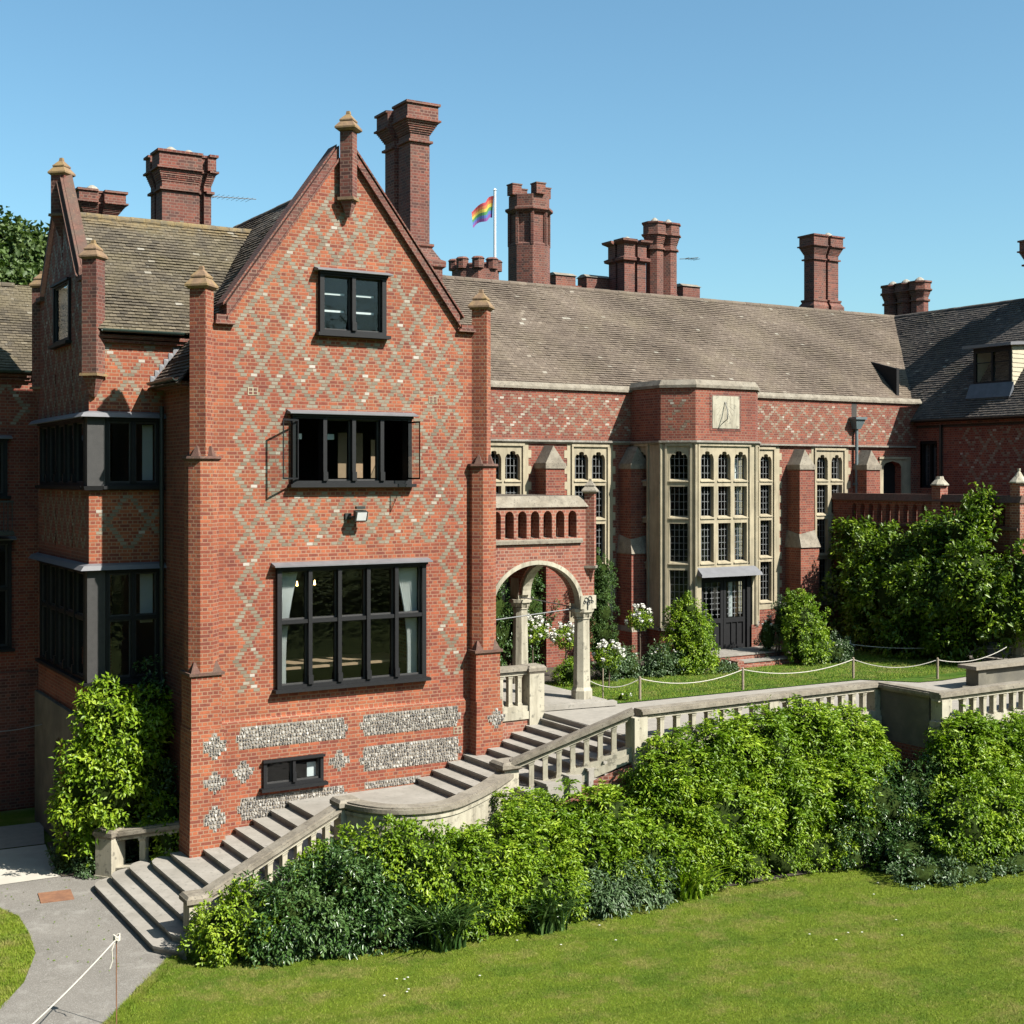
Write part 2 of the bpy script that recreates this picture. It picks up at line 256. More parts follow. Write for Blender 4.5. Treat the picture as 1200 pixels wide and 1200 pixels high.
# ------------------------------------------------------------------ mesh builder
class MB:
    def __init__(s): s.v = []; s.f = []; s.m = []; s.r = []
    def poly(s, pts, mat=0, r=None):
        i = len(s.v); s.v.extend([tuple(p) for p in pts]); s.f.append(tuple(range(i, i + len(pts)))); s.m.append(mat)
        s.r.append(random.random() if r is None else r)
    def hexa(s, p, mat=0):   # p: 8 points, bottom 4 then top 4
        r = random.random()
        for q in ((0, 1, 2, 3), (4, 5, 6, 7), (0, 1, 5, 4), (1, 2, 6, 5), (2, 3, 7, 6), (3, 0, 4, 7)):
            s.poly([p[k] for k in q], mat, r)
    def box(s, F, a0, a1, b0, b1, c0, c1, mat=0):
        s.hexa([F(a0, b0, c0), F(a1, b0, c0), F(a1, b1, c0), F(a0, b1, c0), F(a0, b0, c1), F(a1, b0, c1), F(a1, b1, c1), F(a0, b1, c1)], mat)
    def prism(s, pts0, pts1, mat=0, caps=True):
        n = len(pts0)
        for i in range(n): s.poly([pts0[i], pts0[(i + 1) % n], pts1[(i + 1) % n], pts1[i]], mat)
        if caps: s.poly(pts0, mat); s.poly(pts1, mat)
    def ngon(s, cx, cy, r0, r1, z0, z1, n=8, rot=0, mat=0, caps=True):
        P = lambda r, z: [(cx + r * math.cos(rot + 2 * math.pi * k / n), cy + r * math.sin(rot + 2 * math.pi * k / n), z) for k in range(n)]
        s.prism(P(r0, z0), P(r1, z1), mat, caps)
    def tube(s, pts, r, n=6, mat=0):
        rings = []
        for i, p in enumerate(pts):
            p = Vector(p); d = (Vector(pts[min(i + 1, len(pts) - 1)]) - Vector(pts[max(i - 1, 0)])).normalized()
            u = d.cross(Vector((0, 0, 1)));
            if u.length < .05: u = d.cross(Vector((1, 0, 0)))
            u.normalize(); w = d.cross(u)
            rr = r[i] if isinstance(r, (list, tuple)) else r
            rings.append([p + (u * math.cos(2 * math.pi * k / n) + w * math.sin(2 * math.pi * k / n)) * rr for k in range(n)])
        for a, b in zip(rings, rings[1:]):
            for k in range(n): s.poly([a[k], a[(k + 1) % n], b[(k + 1) % n], b[k]], mat, .5)
        s.poly(rings[0], mat, .5); s.poly(rings[-1], mat, .5)
    def wall(s, F, outline, holes=(), b=0.0, reveal=.2, mat=0, rmat=None, edge=0.0, eb=None):
        polys = [[Vector((a, c, 0)) for a, c in outline]] + [[Vector((a, c, 0)) for a, c in h] for h in holes]
        flat = [p for q in polys for p in q]
        for t in tessellate_polygon(polys):
            s.poly([F(flat[k].x, b, flat[k].y) for k in t], mat, .5)
        rmat = mat if rmat is None else rmat
        for h in holes:
            for i in range(len(h)):
                (a0, c0), (a1, c1) = h[i], h[(i + 1) % len(h)]
                s.poly([F(a0, b, c0), F(a1, b, c1), F(a1, b - reveal, c1), F(a0, b - reveal, c0)], rmat, .5)
        if edge:
            for i in range(len(outline)):
                (a0, c0), (a1, c1) = outline[i], outline[(i + 1) % len(outline)]
                s.poly([F(a0, b, c0), F(a1, b, c1), F(a1, b - edge, c1), F(a0, b - edge, c0)], rmat, .5)
    def build(s, name, mats, parent=None, smooth=False):
        if not isinstance(mats, (list, tuple)): mats = [mats]
        V = np.array(s.v, dtype=np.float64)
        c = (V.min(0) + V.max(0)) / 2; c[2] = V[:, 2].min()
        me = bpy.data.meshes.new(name); me.from_pydata((V - c).tolist(), [], s.f)
        for m in mats: me.materials.append(M[m])
        me.polygons.foreach_set('material_index', s.m)
        at = me.attributes.new('rnd', 'FLOAT', 'FACE'); at.data.foreach_set('value', s.r)
        uv = me.uv_layers.new(name='UVMap'); k = 0; U = np.zeros(len(me.loops) * 2)
        for p in me.polygons:
            n = p.normal
            if abs(n.z) > .97: t = Vector((1, 0, 0)); w = Vector((0, 1, 0))
            else:
                t = Vector((-n.y, n.x, 0)).normalized()
                if t.x < -1e-4 or (abs(t.x) <= 1e-4 and t.y < 0): t = -t
                w = Vector((0, 0, 1)) if abs(n.z) < .3 else n.cross(t)
                if w.z < 0: w = -w
            for li in p.loop_indices:
                q = Vector(V[me.loops[li].vertex_index]); U[2 * li] = q.dot(t); U[2 * li + 1] = q.dot(w)
        uv.data.foreach_set('uv', U)
        o = bpy.data.objects.new(name, me); C.objects.link(o)
        if smooth: me.polygons.foreach_set('use_smooth', [True] * len(me.polygons))
        if parent is not None:
            o.parent = parent; o.location = Vector(c) - wloc(parent)
        else: o.location = c
        WL[o.name] = Vector(c)
        return o
WL = {}
def wloc(o): return WL[o.name]
def Fr(ox, oy, tx, ty):
    l = math.hypot(tx, ty); tx /= l; ty /= l; nx, ny = ty, -tx
    return lambda a, b, c: (ox + tx * a + nx * b, oy + ty * a + ny * b, c)
def FY(y): return Fr(0, y, 1, 0)          # faces -Y, a = world X
def FX(x): return Fr(x, 0, 0, -1)         # faces -X, a = -world Y
def FXp(x): return Fr(x, 0, 0, 1)         # faces +X, a = world Y
FW = lambda a, b, c: (a, b, c)            # plain world box
def empty(name, loc, label=None, cat=None, group=None):
    o = bpy.data.objects.new(name, None); C.objects.link(o); o.location = loc; o.empty_display_size = .3; WL[o.name] = Vector(loc)
    tag(o, label, cat, group); return o
def tag(o, label=None, cat=None, group=None, kind=None):
    if label: o['label'] = label
    if cat: o['category'] = cat
    if group: o['group'] = group
    if kind: o['kind'] = kind
    return o
def rect(a0, a1, c0, c1): return [(a0, c0), (a1, c0), (a1, c1), (a0, c1)]
def inpoly(a, c, P):
    r = False; j = len(P) - 1
    for i in range(len(P)):
        (x0, y0), (x1, y1) = P[i], P[j]
        if (y0 > c) != (y1 > c) and a < (x1 - x0) * (c - y0) / (y1 - y0) + x0: r = not r
        j = i
    return r
# ------------------------------------------------------------------ ground and setting
def sheet(name, pts, mat, kind='structure', z=None):
    mb = MB(); mb.poly([(x, y, z) for x, y in pts], 0, .5); o = mb.build(name, mat); return tag(o, kind=kind)
sheet('ground', [(-400, -200), (600, -200), (600, 900), (-400, 900)], 'lawn', z=-2.87)
sheet('lawn', [(-10, 0), (-10, 29), (6.0, 28), (9, 24), (24, 22), (60, 19), (60, 0), (-5, 0)], 'lawn', z=-2.80)
sheet('path', [(3.4, 12), (4.2, 16.5), (5.15, 20.2), (6.0, 21.6), (6.95, 22.6), (9.0, 24), (8.9, 28.0), (7.0, 28.9), (2.0, 28.9), (-6, 30), (-6, 28), (3.8, 28.0), (4.75, 27.4), (5.1, 26.3), (5.07, 25.2), (4.95, 24.1), (4.5, 22.8), (3.9, 21.8), (2.2, 18), (1.2, 12)], 'tarmac', z=-2.795)
sheet('paving', [(-4, 28.75), (6.3, 28.45), (6.6, 31.1), (-4, 31.8)], 'slab', z=-2.785)
sheet('back_path', [(-4, 31.9), (6.6, 31.2), (7.0, 33.2), (-4, 33.8)], 'gravel', z=-2.79)
sheet('flower_bed', [(6.35, 28.4), (8.6, 27.9), (8.6, 28.8), (7.0, 28.8), (7.0, 31.2), (6.65, 31.2)], 'soil', z=-2.775)
sheet('shrub_bed', [(7.2, 22.6), (9.4, 21.35), (12, 20.75), (16, 20.9), (20.9, 20.45), (21.6, 18.75), (26, 18.5), (40, 18.5), (40, 20.6), (23.7, 20.7), (23.7, 22.4), (16, 22.4), (12, 22.2), (10, 23.3), (7.4, 23.1)], 'soil', z=-2.775)
# raised terrace: earth body, paved walk, upper lawn
mb = MB()
T = [(16.75, 22.55), (23.65, 22.55), (23.65, 20.75), (60, 20.75), (60, 32.7), (16.6, 32.7), (16.75, 26.4)]
mb.prism([(x, y, -2.85) for x, y in T], [(x, y, -.03) for x, y in T]); tag(mb.build('terrace_ground', 'gravel'), kind='structure')
sheet('terrace_walk', [(16.8, 22.6), (23.7, 22.6), (23.7, 20.8), (60, 20.8), (60, 26.2), (31, 25.2), (28.4, 24.8), (26.8, 26.15), (19, 26.3), (16.75, 26.35)], 'gravel', z=-.02)
sheet('upper_lawn', [(18.55, 26.3), (22.9, 26.15), (26.8, 26.0), (27.8, 24.85), (28.6, 24.75), (30.6, 25.0), (32.7, 26.2), (32.7, 32.7), (18.5, 32.7)], 'lawn_up', z=.0)
sheet('border_soil', [(18.5, 29.9), (25.1, 29.3), (25.1, 32.7), (18.5, 32.7)], 'soil', z=.008)
sheet('border_soil', [(27.5, 29.6), (31.4, 30.5), (32.75, 30.5), (32.75, 32.7), (27.5, 32.7)], 'soil', z=.008)
# ------------------------------------------------------------------ the house
house = empty('manor_house', (15, 26.5, -2.8), 'red brick manor house with diapered gable, tiled roofs and tall chimneys', 'house')
G = 26.5
def diaper(mb, F, pred, a0, a1, c0, c1, mi, P=10, ph=0, pv=0, b=.0025, miss=.03, w=2, u=.0563):
    row = .077
    for k in range(int(c0 / row), int(c1 / row) + 1):
        z = k * row; last = -99
        for j in range(int(a0 / u), int(a1 / u)):
            s, t = (j + k + ph) % P, (j - k + pv) % P
            if s and t: continue
            a = j * u; ww = .135 if random.random() < .85 else .104
            if a < last + .006:
                if last > a + ww - .05: continue
                ww = a + ww - last - .008; a = last + .008
            if not pred(a, z) or not pred(a + .11, z + .07) or random.random() < miss: continue
            last = a + ww
            mb.poly([F(a, b, z + .012), F(a + ww, b, z + .012), F(a + ww, b, z + .074), F(a, b, z + .074)], mi)
# gable front
GP = [(8.55, .45), (15.35, .45), (15.35, 8.75), (14.75, 8.78), (12.1, 12.3), (11.66, 12.35), (9.15, 8.66), (8.55, 8.62)]
W1 = (11.24, 12.8, 8.55, 9.86); W2 = (10.62, 13.42, 5.32, 6.80); W3 = (10.28, 13.78, 1.02, 3.58)
F = FY(G)
mb = MB(); mb.wall(F, GP, [rect(*W1), rect(*W2), rect(*W3)], reveal=.35)
def gp(a, z):
    for w in (W1, W2, W3):
        if w[0] - .06 < a < w[1] + .06 and w[2] - .1 < z < w[3] + .1: return False
    if z < 3.95:
        return z > .95 and (9.3 < a < 10.02 or 14.08 < a < 14.78)
    if z < 8.65: return 9.3 < a < 14.78
    return inpoly(a, z, [(9.35, 8.6), (14.55, 8.6), (12.0, 11.95), (11.75, 11.95)])
diaper(mb, F, gp, 9.2, 14.9, .9, 12.2, 1, P=10, ph=3, pv=5)
mb.build('gable_wall', ['brick', 'diaper'], house)
# plinth with flint panels
mb = MB(); FP = FY(G - .06)
CW = (9.97, 11.31, -1.0, -.42)
mb.wall(FP, [(8.5, -2.85), (15.3, -2.85), (15.3, .40), (8.5, .40)], [rect(*CW)], reveal=.35)
mb.hexa([FP(8.5, 0, .40), FP(15.3, 0, .40), FP(15.3, -.2, .40), FP(8.5, -.2, .40), FP(8.5, -.06, .47), FP(15.3, -.06, .47), FP(15.3, -.2, .47), FP(8.5, -.2, .47)])
mb.build('plinth', ['brick'], house)
def flintpanel(mb, F, a0, a1, c0, c1, b=.004, cross=False):
    k0, k1 = round(c0 / .077), round(c1 / .077)
    n = k1 - k0
    for k in range(k0, k1):
        f = (k - k0 + .5) / n
        if cross: e = .11 if (.3 < f < .7) else (.0 if .15 < f < .85 else -.07)
        else: e = .08 if (.35 < f < .62) else 0
        e += random.uniform(-.02, .02)
        if cross: aa0, aa1 = (a0 + a1) / 2 - .12 - e, (a0 + a1) / 2 + .12 + e
        else: aa0, aa1 = a0 - e, a1 + e
        zb = k * .077
        mb.poly([F(aa0, b, zb), F(aa1, b, zb), F(aa1, b, zb + .077), F(aa0, b, zb + .077)], 0)
        x = aa0 + .02
        while x < aa1 - .02:          # knapped stones standing a little proud of the mortar
            w = random.uniform(.035, .085); w = min(w, aa1 - x)
            for hz in ((.25, .75) if w < .055 else (.5,)):
                cx, cz = x + w / 2, zb + .077 * hz + random.uniform(-.008, .008); rx, rz = w * .48, (.018 if hz != .5 else .036) * random.uniform(.85, 1.15)
                r = random.random(); t0 = random.random() * 3; N_ = 7; R1 = [(cx + rx * math.cos(t0 + q * 6.283 / N_) * random.uniform(.85, 1.1), cz + rz * math.sin(t0 + q * 6.283 / N_) * random.uniform(.85, 1.1)) for q in range(N_)]
                h = random.uniform(.012, .024); tl = random.uniform(-.008, .008)
                T1 = [F(cx + (q[0] - cx) * .72, b + h + tl * (1 if q[0] > cx else -1), cz + (q[1] - cz) * .72) for q in R1]; B1 = [F(q[0], b - .002, q[1]) for q in R1]
                mb.poly(T1, 1, r)
                for q in range(N_): mb.poly([B1[q], B1[(q + 1) % N_], T1[(q + 1) % N_], T1[q]], 1, max(0, r - .12))
            x += w
mb = MB()
for p in ((9.47, 11.82, -.17, .31), (12.26, 14.6, -.18, .30), (12.26, 14.62, -.90, -.42), (9.5, 11.8, -1.58, -1.15), (12.3, 13.65, -1.33, -1.13)):
    flintpanel(mb, FP, *p)
for a, c in ((9.55, -.63), (11.7, -.63)): flintpanel(mb, FP, a - .2, a + .2, c - .25, c + .25, cross=True)
FQ = FY(26.5 - .385)
for c in (.03, -.70, -1.42): flintpanel(mb, FQ, 8.62, 9.05, c - .24, c + .24, cross=True)
flintpanel(mb, FQ, 15.2, 15.65, -.23, .25, cross=True)
mb.build('flint_panels', ['flint_mortar', 'flint_stone'], house)
# corner piers: square foot, octagonal middle, diagonal square top, tiled cap
def capstone(mb, cx, cy, z, s=1.0, rot=math.pi / 4 * 0, mat=0):
    for r0, r1, h0, h1 in ((.27, .355, -.05, 0), (.355, .355, 0, .04), (.355, .20, .04, .19), (.235, .235, .185, .215), (.235, .06, .215, .36), (.07, .055, .36, .43)):
        mb.ngon(cx, cy, r0 * s, r1 * s, z + h0 * s, z + h1 * s, 4, rot, mat)
def ledge(mb, cx, cy, r, z, mat, n=8, rot=math.pi / 8):
    mb.ngon(cx, cy, r * 1.0, r * 1.16, z - .05, z, n, rot, mat); mb.ngon(cx, cy, r * 1.16, r * 1.12, z, z + .05, n, rot, mat)
def pier(cx, cy, zb, z0, z1, z2, mat='brick'):
    mb = MB(); a = .315
    mb.prism([(cx - a - .07, cy - a - .07, zb), (cx + a + .07, cy - a - .07, zb), (cx + a + .07, cy + a, zb), (cx - a - .07, cy + a, zb)],
             [(cx - a - .02, cy - a - .07, .40), (cx + a + .02, cy - a - .07, .40), (cx + a + .02, cy + a, .40), (cx - a - .02, cy + a, .40)])
    mb.box(FW, cx - a, cx + a, cy - a, cy + a, .40, z0)
    mb.ngon(cx, cy, a / math.cos(math.pi / 8), a / math.cos(math.pi / 8), z0, z1, 8, math.pi / 8)
    mb.ngon(cx, cy, .25, .25, z1, z2, 4, 0)
    p = mb.build('corner_pier', [mat], house)
    mb = MB(); ledge(mb, cx, cy, .345, z1, 0)
    for k in range(4):
        t = math.pi / 4 + k * math.pi / 2
        mb.ngon(cx + .2 * math.cos(t), cy + .2 * math.sin(t), .13, .02, z1 + .04, z1 + .26, 4, 0, 0)
    mb.build('ledge', ['tile_coping'], p); mb = MB()
    mb.box(FW, cx - a - .05, cx + a + .05, cy - a - .05, cy + a, z0 - .03, z0 + .03)
    for sx in (-1, 1): mb.ngon(cx + sx * (a - .09), cy - a + .09, .14, .02, z0 + .03, z0 + .24, 4, math.pi / 4, 0)
    mb.build('ledge', ['tile_coping'], p)
    mb = MB(); capstone(mb, cx, cy, z2); mb.build('cap', ['cap'], p)
pier(8.69, 26.5, -2.85, 1.5, 5.84, 9.33); pier(15.25, 26.5, -2.85, 1.52, 5.72, 9.33)
# apex pier
mb = MB(); mb.ngon(11.88, 26.36, .05, .2, 11.05, 11.42, 4, 0); mb.ngon(11.88, 26.36, .2, .2, 11.42, 12.95, 4, 0); p = mb.build('apex_pier', ['brick_dark'], house)
mb = MB(); mb.ngon(11.88, 26.36, .26, .26, 11.40, 11.46, 4, 0); capstone(mb, 11.88, 26.36, 12.93, .92); mb.build('cap', ['cap'], p)
# raking coping
def rake(mb, F, a0, c0, a1, c1, th, b0, b1, mat=0):
    mb.hexa([F(a0, b0, c0), F(a1, b0, c1), F(a1, b1, c1), F(a0, b1, c0), F(a0, b0, c0 + th), F(a1, b0, c1 + th), F(a1, b1, c1 + th), F(a0, b1, c0 + th)], mat)
mb = MB()
rake(mb, F, 9.2, 8.76, 11.7, 12.32, .27, -.4, .06); rake(mb, F, 12.06, 12.30, 14.66, 8.92, .20, -.4, .06)
rake(mb, F, 9.2, 8.70, 11.68, 12.25, .07, -.1, .11); rake(mb, F, 12.08, 12.24, 14.66, 8.86, .06, -.1, .11)
rake(mb, F, 9.14, 9.0, 11.66, 12.56, .06, -.44, .02); rake(mb, F, 12.1, 12.50, 14.76, 9.06, .05, -.44, .09)
mb.box(F, 8.95, 9.36, -.4, .12, 8.60, 8.67); mb.box(F, 8.98, 9.25, -.4, .08, 8.67, 8.80)
mb.box(F, 14.62, 15.05, -.4, .12, 8.76, 8.82); mb.box(F, 14.7, 15.0, -.4, .08, 8.82, 8.92)
mb.build('gable_coping', ['brick_dark'], house)
# side and back walls of the gable block
mb = MB(); mb.wall(FX(8.6), rect(-28.8, -26.5, -2.85, 7.5)); mb.wall(FXp(15.2), rect(26.5, 33.5, -2.85, 7.6))
mb.wall(Fr(0, 33.5, -1, 0), [(-15.2, -2.85), (-8.6, -2.85), (-8.6, 7.5), (-11.9, 11.7), (-15.2, 7.5)]); mb.build('side_wall', ['brick_hall'], house)
mb = MB()
for z in (-2.0, .8, 4.5, 8.0): mb.box(FW, 8.7, 15.1, 26.9, 33.3, z - .05, z)
mb.box(FW, 8.7, 15.1, 30.6, 30.65, -2, 7.4)
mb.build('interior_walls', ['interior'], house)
# ------------------------------------------------------------------ tiled roofs
def tiles(mb, P0, U, L, V, H, pred=None, gauge=.104, w=.162, mi=0):
    P0, U, V = Vector(P0), Vector(U).normalized(), Vector(V).normalized(); n = U.cross(V)
    if n.z < 0: n = -n
    a, b, c, d = P0, P0 + U * L, P0 + U * L + V * H, P0 + V * H
    mb.poly([p - n * .012 for p in (a, b, c, d)], mi, .1)
    rows = int(H / gauge)
    for k in range(rows + 1):
        y = k * gauge; off = (k % 2) * .5 * w; sag = .012 * math.sin(k * .7)
        rl = random.uniform(-.002, .003)
        for j in range(-1, int(L / w) + 1):
            x0 = max(0, j * w + off + .003); x1 = min(L, (j + 1) * w + off - .003)
            if x1 - x0 < .03: continue
            if pred and not pred(P0 + U * ((x0 + x1) / 2) + V * y): continue
            lift = random.uniform(.022, .034) + rl + .016 * math.sin(x0 * 1.1 + y * .9) * math.sin(y * 1.7 + x0 * .35); sk = random.gauss(0, .0035); r = random.random()
            if random.random() < .012: lift += .012
            q0 = P0 + U * x0 + V * (y + sk) + n * lift; q1 = P0 + U * x1 + V * (y - sk) + n * (lift + random.gauss(0, .002))
            ye = min(y + gauge * 1.25, H)
            q2 = P0 + U * x1 + V * ye + n * .004; q3 = P0 + U * x0 + V * ye + n * .004
            mb.poly([q0, q1, q2, q3], mi, r)
            mb.poly([q0 - n * .02, q1 - n * .02, q1, q0], mi, r * .3)
def ridge(mb, p, q, r=.11, mi=0):
    p, q = Vector(p), Vector(q); d = (q - p); L = d.length; d.normalize(); s = Vector((-d.y, d.x, 0)).normalized(); n = int(L / .33)
    for k in range(n):
        a, b = p + d * (k * L / n), p + d * ((k + 1) * L / n - .006); rr = r * random.uniform(.97, 1.05); c = random.random()
        ring = lambda o: [o + s * math.cos(t) * rr + Vector((0, 0, 1)) * math.sin(t) * rr for t in [math.pi * i / 6 for i in range(7)]]
        A, B = ring(a), ring(b)
        for i in range(6): mb.poly([A[i], A[i + 1], B[i + 1], B[i]], mi, c)
        mb.poly(A, mi, c); mb.poly(B, mi, c)
def gutter(mb, p, q, r=.065, mi=0):
    p, q = Vector(p), Vector(q); d = (q - p).normalized(); s = Vector((-d.y, d.x, 0))
    ring = lambda o, k: [o + s * math.cos(t) * k + Vector((0, 0, 1)) * math.sin(t) * k for t in [math.pi + math.pi * i / 8 for i in range(9)]]
    A, B = ring(p, r), ring(q, r); A2, B2 = ring(p, r * .85), ring(q, r * .85)
    for i in range(8): mb.poly([A[i], A[i + 1], B[i + 1], B[i]], mi, .5); mb.poly([A2[i], A2[i + 1], B2[i + 1], B2[i]], mi, .5)
    for X, Y in ((A, A2), (B, B2)):
        for i in range(8): mb.poly([X[i], X[i + 1], Y[i + 1], Y[i]], mi, .5)
def roof(name, mat, slopes, ridges):
    mb = MB()
    for s in slopes: tiles(mb, *s[:5], **(s[5] if len(s) > 5 else {}))
    r = mb.build(name, [mat], house)
    if ridges:
        mb = MB()
        for p, q in ridges: ridge(mb, p, q)
        mb.build('ridge_tiles', [mat], r)
    return r
# gable block roof
sl = 1.28; LV = Vector((1, 0, sl)).normalized(); LH = 3.62 * math.hypot(1, sl)
GR = roof('gable_roof', 'tile', [((8.28, 26.75, 7.37), (0, 1, 0), 6.75, LV, LH), ((15.52, 26.75, 7.37), (0, 1, 0), 6.75, (-1, 0, sl), LH)], [((11.9, 26.8, 11.90), (11.9, 33.5, 11.90))])
mb = MB(); gutter(mb, (8.25, 26.8, 7.5), (8.25, 28.7, 7.5)); mb.build('gutter', ['gutter'], house)
mb = MB(); mb.box(FX(8.6), -28.8, -26.9, -.0, .2, 7.34, 7.44); mb.build('eaves_course', ['brick_dark'], house)
# lead flashing up the wing wall where the block's roof meets it
mb = MB(); FL = FY(28.8)
for k in range(9):
    a = 8.3 + k * .1; z = 7.46 + (a - 8.3) * 1.28
    mb.hexa([FL(a, .0, z), FL(a + .1, .0, z + .128), FL(a + .1, .03, z + .128), FL(a, .03, z), FL(a, .0, z + .2), FL(a + .1, .0, z + .2), FL(a + .1, .015, z + .2), FL(a, .015, z + .2)])
mb.build('lead_flashing', ['lead'], house)
# left wing roof
lw_s = (11.5 - 8.62) / (31.3 - 28.6)
HV = math.hypot(1, lw_s)
roof('wing_roof', 'tile_mossy', [((7.12, 28.56, 8.58), (1, 0, 0), 5.2, (0, 1, lw_s), 2.74 * HV, dict(pred=lambda p: p.z > 12.0 - (11.9 - p.x) * 1.28 - .12 or p.x < 8.3 and p.z > 8)),
     ((7.12, 34.0, 8.62), (1, 0, 0), 5.2, (0, -1, lw_s), 2.7 * HV)], [((7.2, 31.3, 11.43), (11.6, 31.3, 11.43))])
mb = MB(); gutter(mb, (7.2, 28.5, 8.6), (8.95, 28.5, 8.6)); mb.build('gutter', ['gutter'], house)
# far left wing roof
roof('far_wing_roof', 'tile_mossy', [((-1, 34.75, 8.1), (1, 0, 0), 9, (0, 1, 1.0), 2.5 * 1.414), ((-1, 39.7, 8.1), (1, 0, 0), 9, (0, -1, 1.0), 2.5 * 1.414)], [((-1, 37.22, 10.52), (7.1, 37.22, 10.52))])
mb = MB(); gutter(mb, (-1, 34.68, 8.12), (7.0, 34.68, 8.12)); mb.build('gutter', ['gutter'], house)
# hall roof
hs = (11.79 - 8.02) / (37.0 - 33.35); HH = 3.68 * math.hypot(1, hs)
roof('hall_roof', 'tile', [((15.2, 33.35, 8.0), (1, 0, 0), 25.2, (0, 1, hs), HH, dict(pred=lambda p: p.x < 37.6 + (p.z - 8.2) * .8)), ((15.2, 40.7, 8.0), (1, 0, 0), 25.2, (0, -1, hs), HH)],
     [((15.3, 37.02, 11.72), (40.0, 37.02, 11.72))])
# right wing roof
ws = (11.81 - 7.45) / (39.98 - 36.58); WH = 3.42 * math.hypot(1, ws)
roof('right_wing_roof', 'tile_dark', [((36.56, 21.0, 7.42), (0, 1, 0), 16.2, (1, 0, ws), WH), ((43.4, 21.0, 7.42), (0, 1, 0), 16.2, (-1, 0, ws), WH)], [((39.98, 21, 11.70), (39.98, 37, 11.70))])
mb = MB(); gutter(mb, (36.52, 21, 7.48), (36.52, 33.0, 7.48)); mb.build('gutter', ['iron'], house)
# ------------------------------------------------------------------ timber windows
def pane_quad(mb, F, a0, a1, c0, c1, b): mb.poly([F(a0, b, c0), F(a1, b, c0), F(a1, b, c1), F(a0, b, c1)], 0, .5)
def curtain(win, F, a0, a1, c0, c1, b, mat='curtain', tie=0, n=14):
    mb = MB()
    rows = 8; P = []
    for i in range(rows + 1):
        f = i / rows; z = c1 + (c0 - c1) * f; w = 1 - (.55 * math.sin(min(1, f * 1.3) * math.pi / 2) if tie else 0)
        row = []
        for j in range(n * 2 + 1):
            g = j / (n * 2); g2 = g * w if tie > 0 else (1 - (1 - g) * w if tie < 0 else g)
            row.append(F(a0 + (a1 - a0) * g2, b + .03 * math.sin(j * math.pi / 1.5), z))
        P.append(row)
    for i in range(rows):
        for j in range(n * 2): mb.poly([P[i][j], P[i][j + 1], P[i + 1][j + 1], P[i + 1][j]], 0, .5)
    return mb.build('curtain', [mat], win)
def timber_window(F, a0, a1, c0, c1, cols, transoms=(), proj=.11, lead=True, skip=(), jw=.1, mw=.085, sill=True, mat='timber', leadmat='lead', parent=None, headh=.09):
    parent = parent or house
    mb = MB(); B0, B1 = -.16, proj
    mb.box(F, a0, a0 + jw, B0, B1, c0, c1); mb.box(F, a1 - jw, a1, B0, B1, c0, c1)
    mb.box(F, a0 + jw, a1 - jw, B0, B1, c1 - headh, c1); mb.box(F, a0 + jw, a1 - jw, B0, B1, c0, c0 + .07)
    mb.box(F, a0 - .02, a1 + .02, B1, B1 + .05, c1 - .05, c1)
    n = cols; iw = (a1 - a0 - 2 * jw - (n - 1) * mw) / n
    zs = [c0 + .07] + list(transoms) + [c1 - headh]
    win = None; L = []
    for i in range(1, n):
        m0 = a0 + jw + i * iw + (i - 1) * mw
        mb.box(F, m0, m0 + mw, B0, B1 + .015, c0 + .07, c1 - headh)
        mb.box(F, m0 - .01, m0 + mw + .01, B1 + .015, B1 + .05, c0 + .07, c0 + .26)
    for i in range(n):
        l0 = a0 + jw + i * (iw + mw)
        for k in range(len(zs) - 1):
            z0 = zs[k] + (.04 if k else 0); z1 = zs[k + 1] - (.04 if k < len(zs) - 2 else 0)
            if k: mb.box(F, l0, l0 + iw, B0, B1 - .01, zs[k] - .04, zs[k] + .04)
            L.append((i, k, l0, l0 + iw, z0, z1))
    if sill: mb.box(F, a0 - .07, a1 + .07, -.05, B1 + .09, c0 - .07, c0 - .001)
    win = mb.build('window', [mat], parent)
    cf = MB()
    for (i, k, l0, l1, z0, z1) in L:
        if (i, k) in skip: continue
        e = .032
        for q in ((l0, l0 + e, z0, z1), (l1 - e, l1, z0, z1), (l0 + e, l1 - e, z0, z0 + e), (l0 + e, l1 - e, z1 - e, z1)): cf.box(F, q[0], q[1], -.03, .01, q[2], q[3])
        p = MB(); pane_quad(p, F, l0 + e, l1 - e, z0 + e, z1 - e, -.01); p.build('pane', ['glass'], win)
    cf.build('casement', ['timber_grey'], win)
    if lead:
        mb = MB(); mb.hexa([F(a0 - .1, -.02, c1 + .003), F(a1 + .1, -.02, c1 + .003), F(a1 + .1, B1 + .13, c1 + .003), F(a0 - .1, B1 + .13, c1 + .003),
                            F(a0 - .1, -.02, c1 + .10), F(a1 + .1, -.02, c1 + .10), F(a1 + .1, B1 + .13, c1 + .03), F(a0 - .1, B1 + .13, c1 + .03)])
        mb.build('lead_cap', [leadmat], win)
    return win, L
def open_casement(win, F, hinge, w, c0, c1, ang, b=.12):   # ang degrees swung outwards, w signed
    mb = MB(); t = math.radians(ang); ca, sa = math.cos(t), math.sin(t)
    G_ = lambda a, bb, c: F(hinge + a * ca * (1 if w > 0 else -1) - 0 * bb, b + a * sa + bb * .5, c)
    W = abs(w); e = .035
    for q in ((0, e, c0, c1), (W - e, W, c0, c1), (e, W - e, c0, c0 + e), (e, W - e, c1 - e, c1)):
        mb.box(G_, q[0], q[1], 0, .04, q[2], q[3])
    mb.build('open_casement', ['timber'], win)
    p = MB(); p.poly([G_(e, .02, c0 + e), G_(W - e, .02, c0 + e), G_(W - e, .02, c1 - e), G_(e, .02, c1 - e)], 0, .5); p.build('pane', ['glass'], win)
w, L = timber_window(F, *W1, 2)
mb = MB()
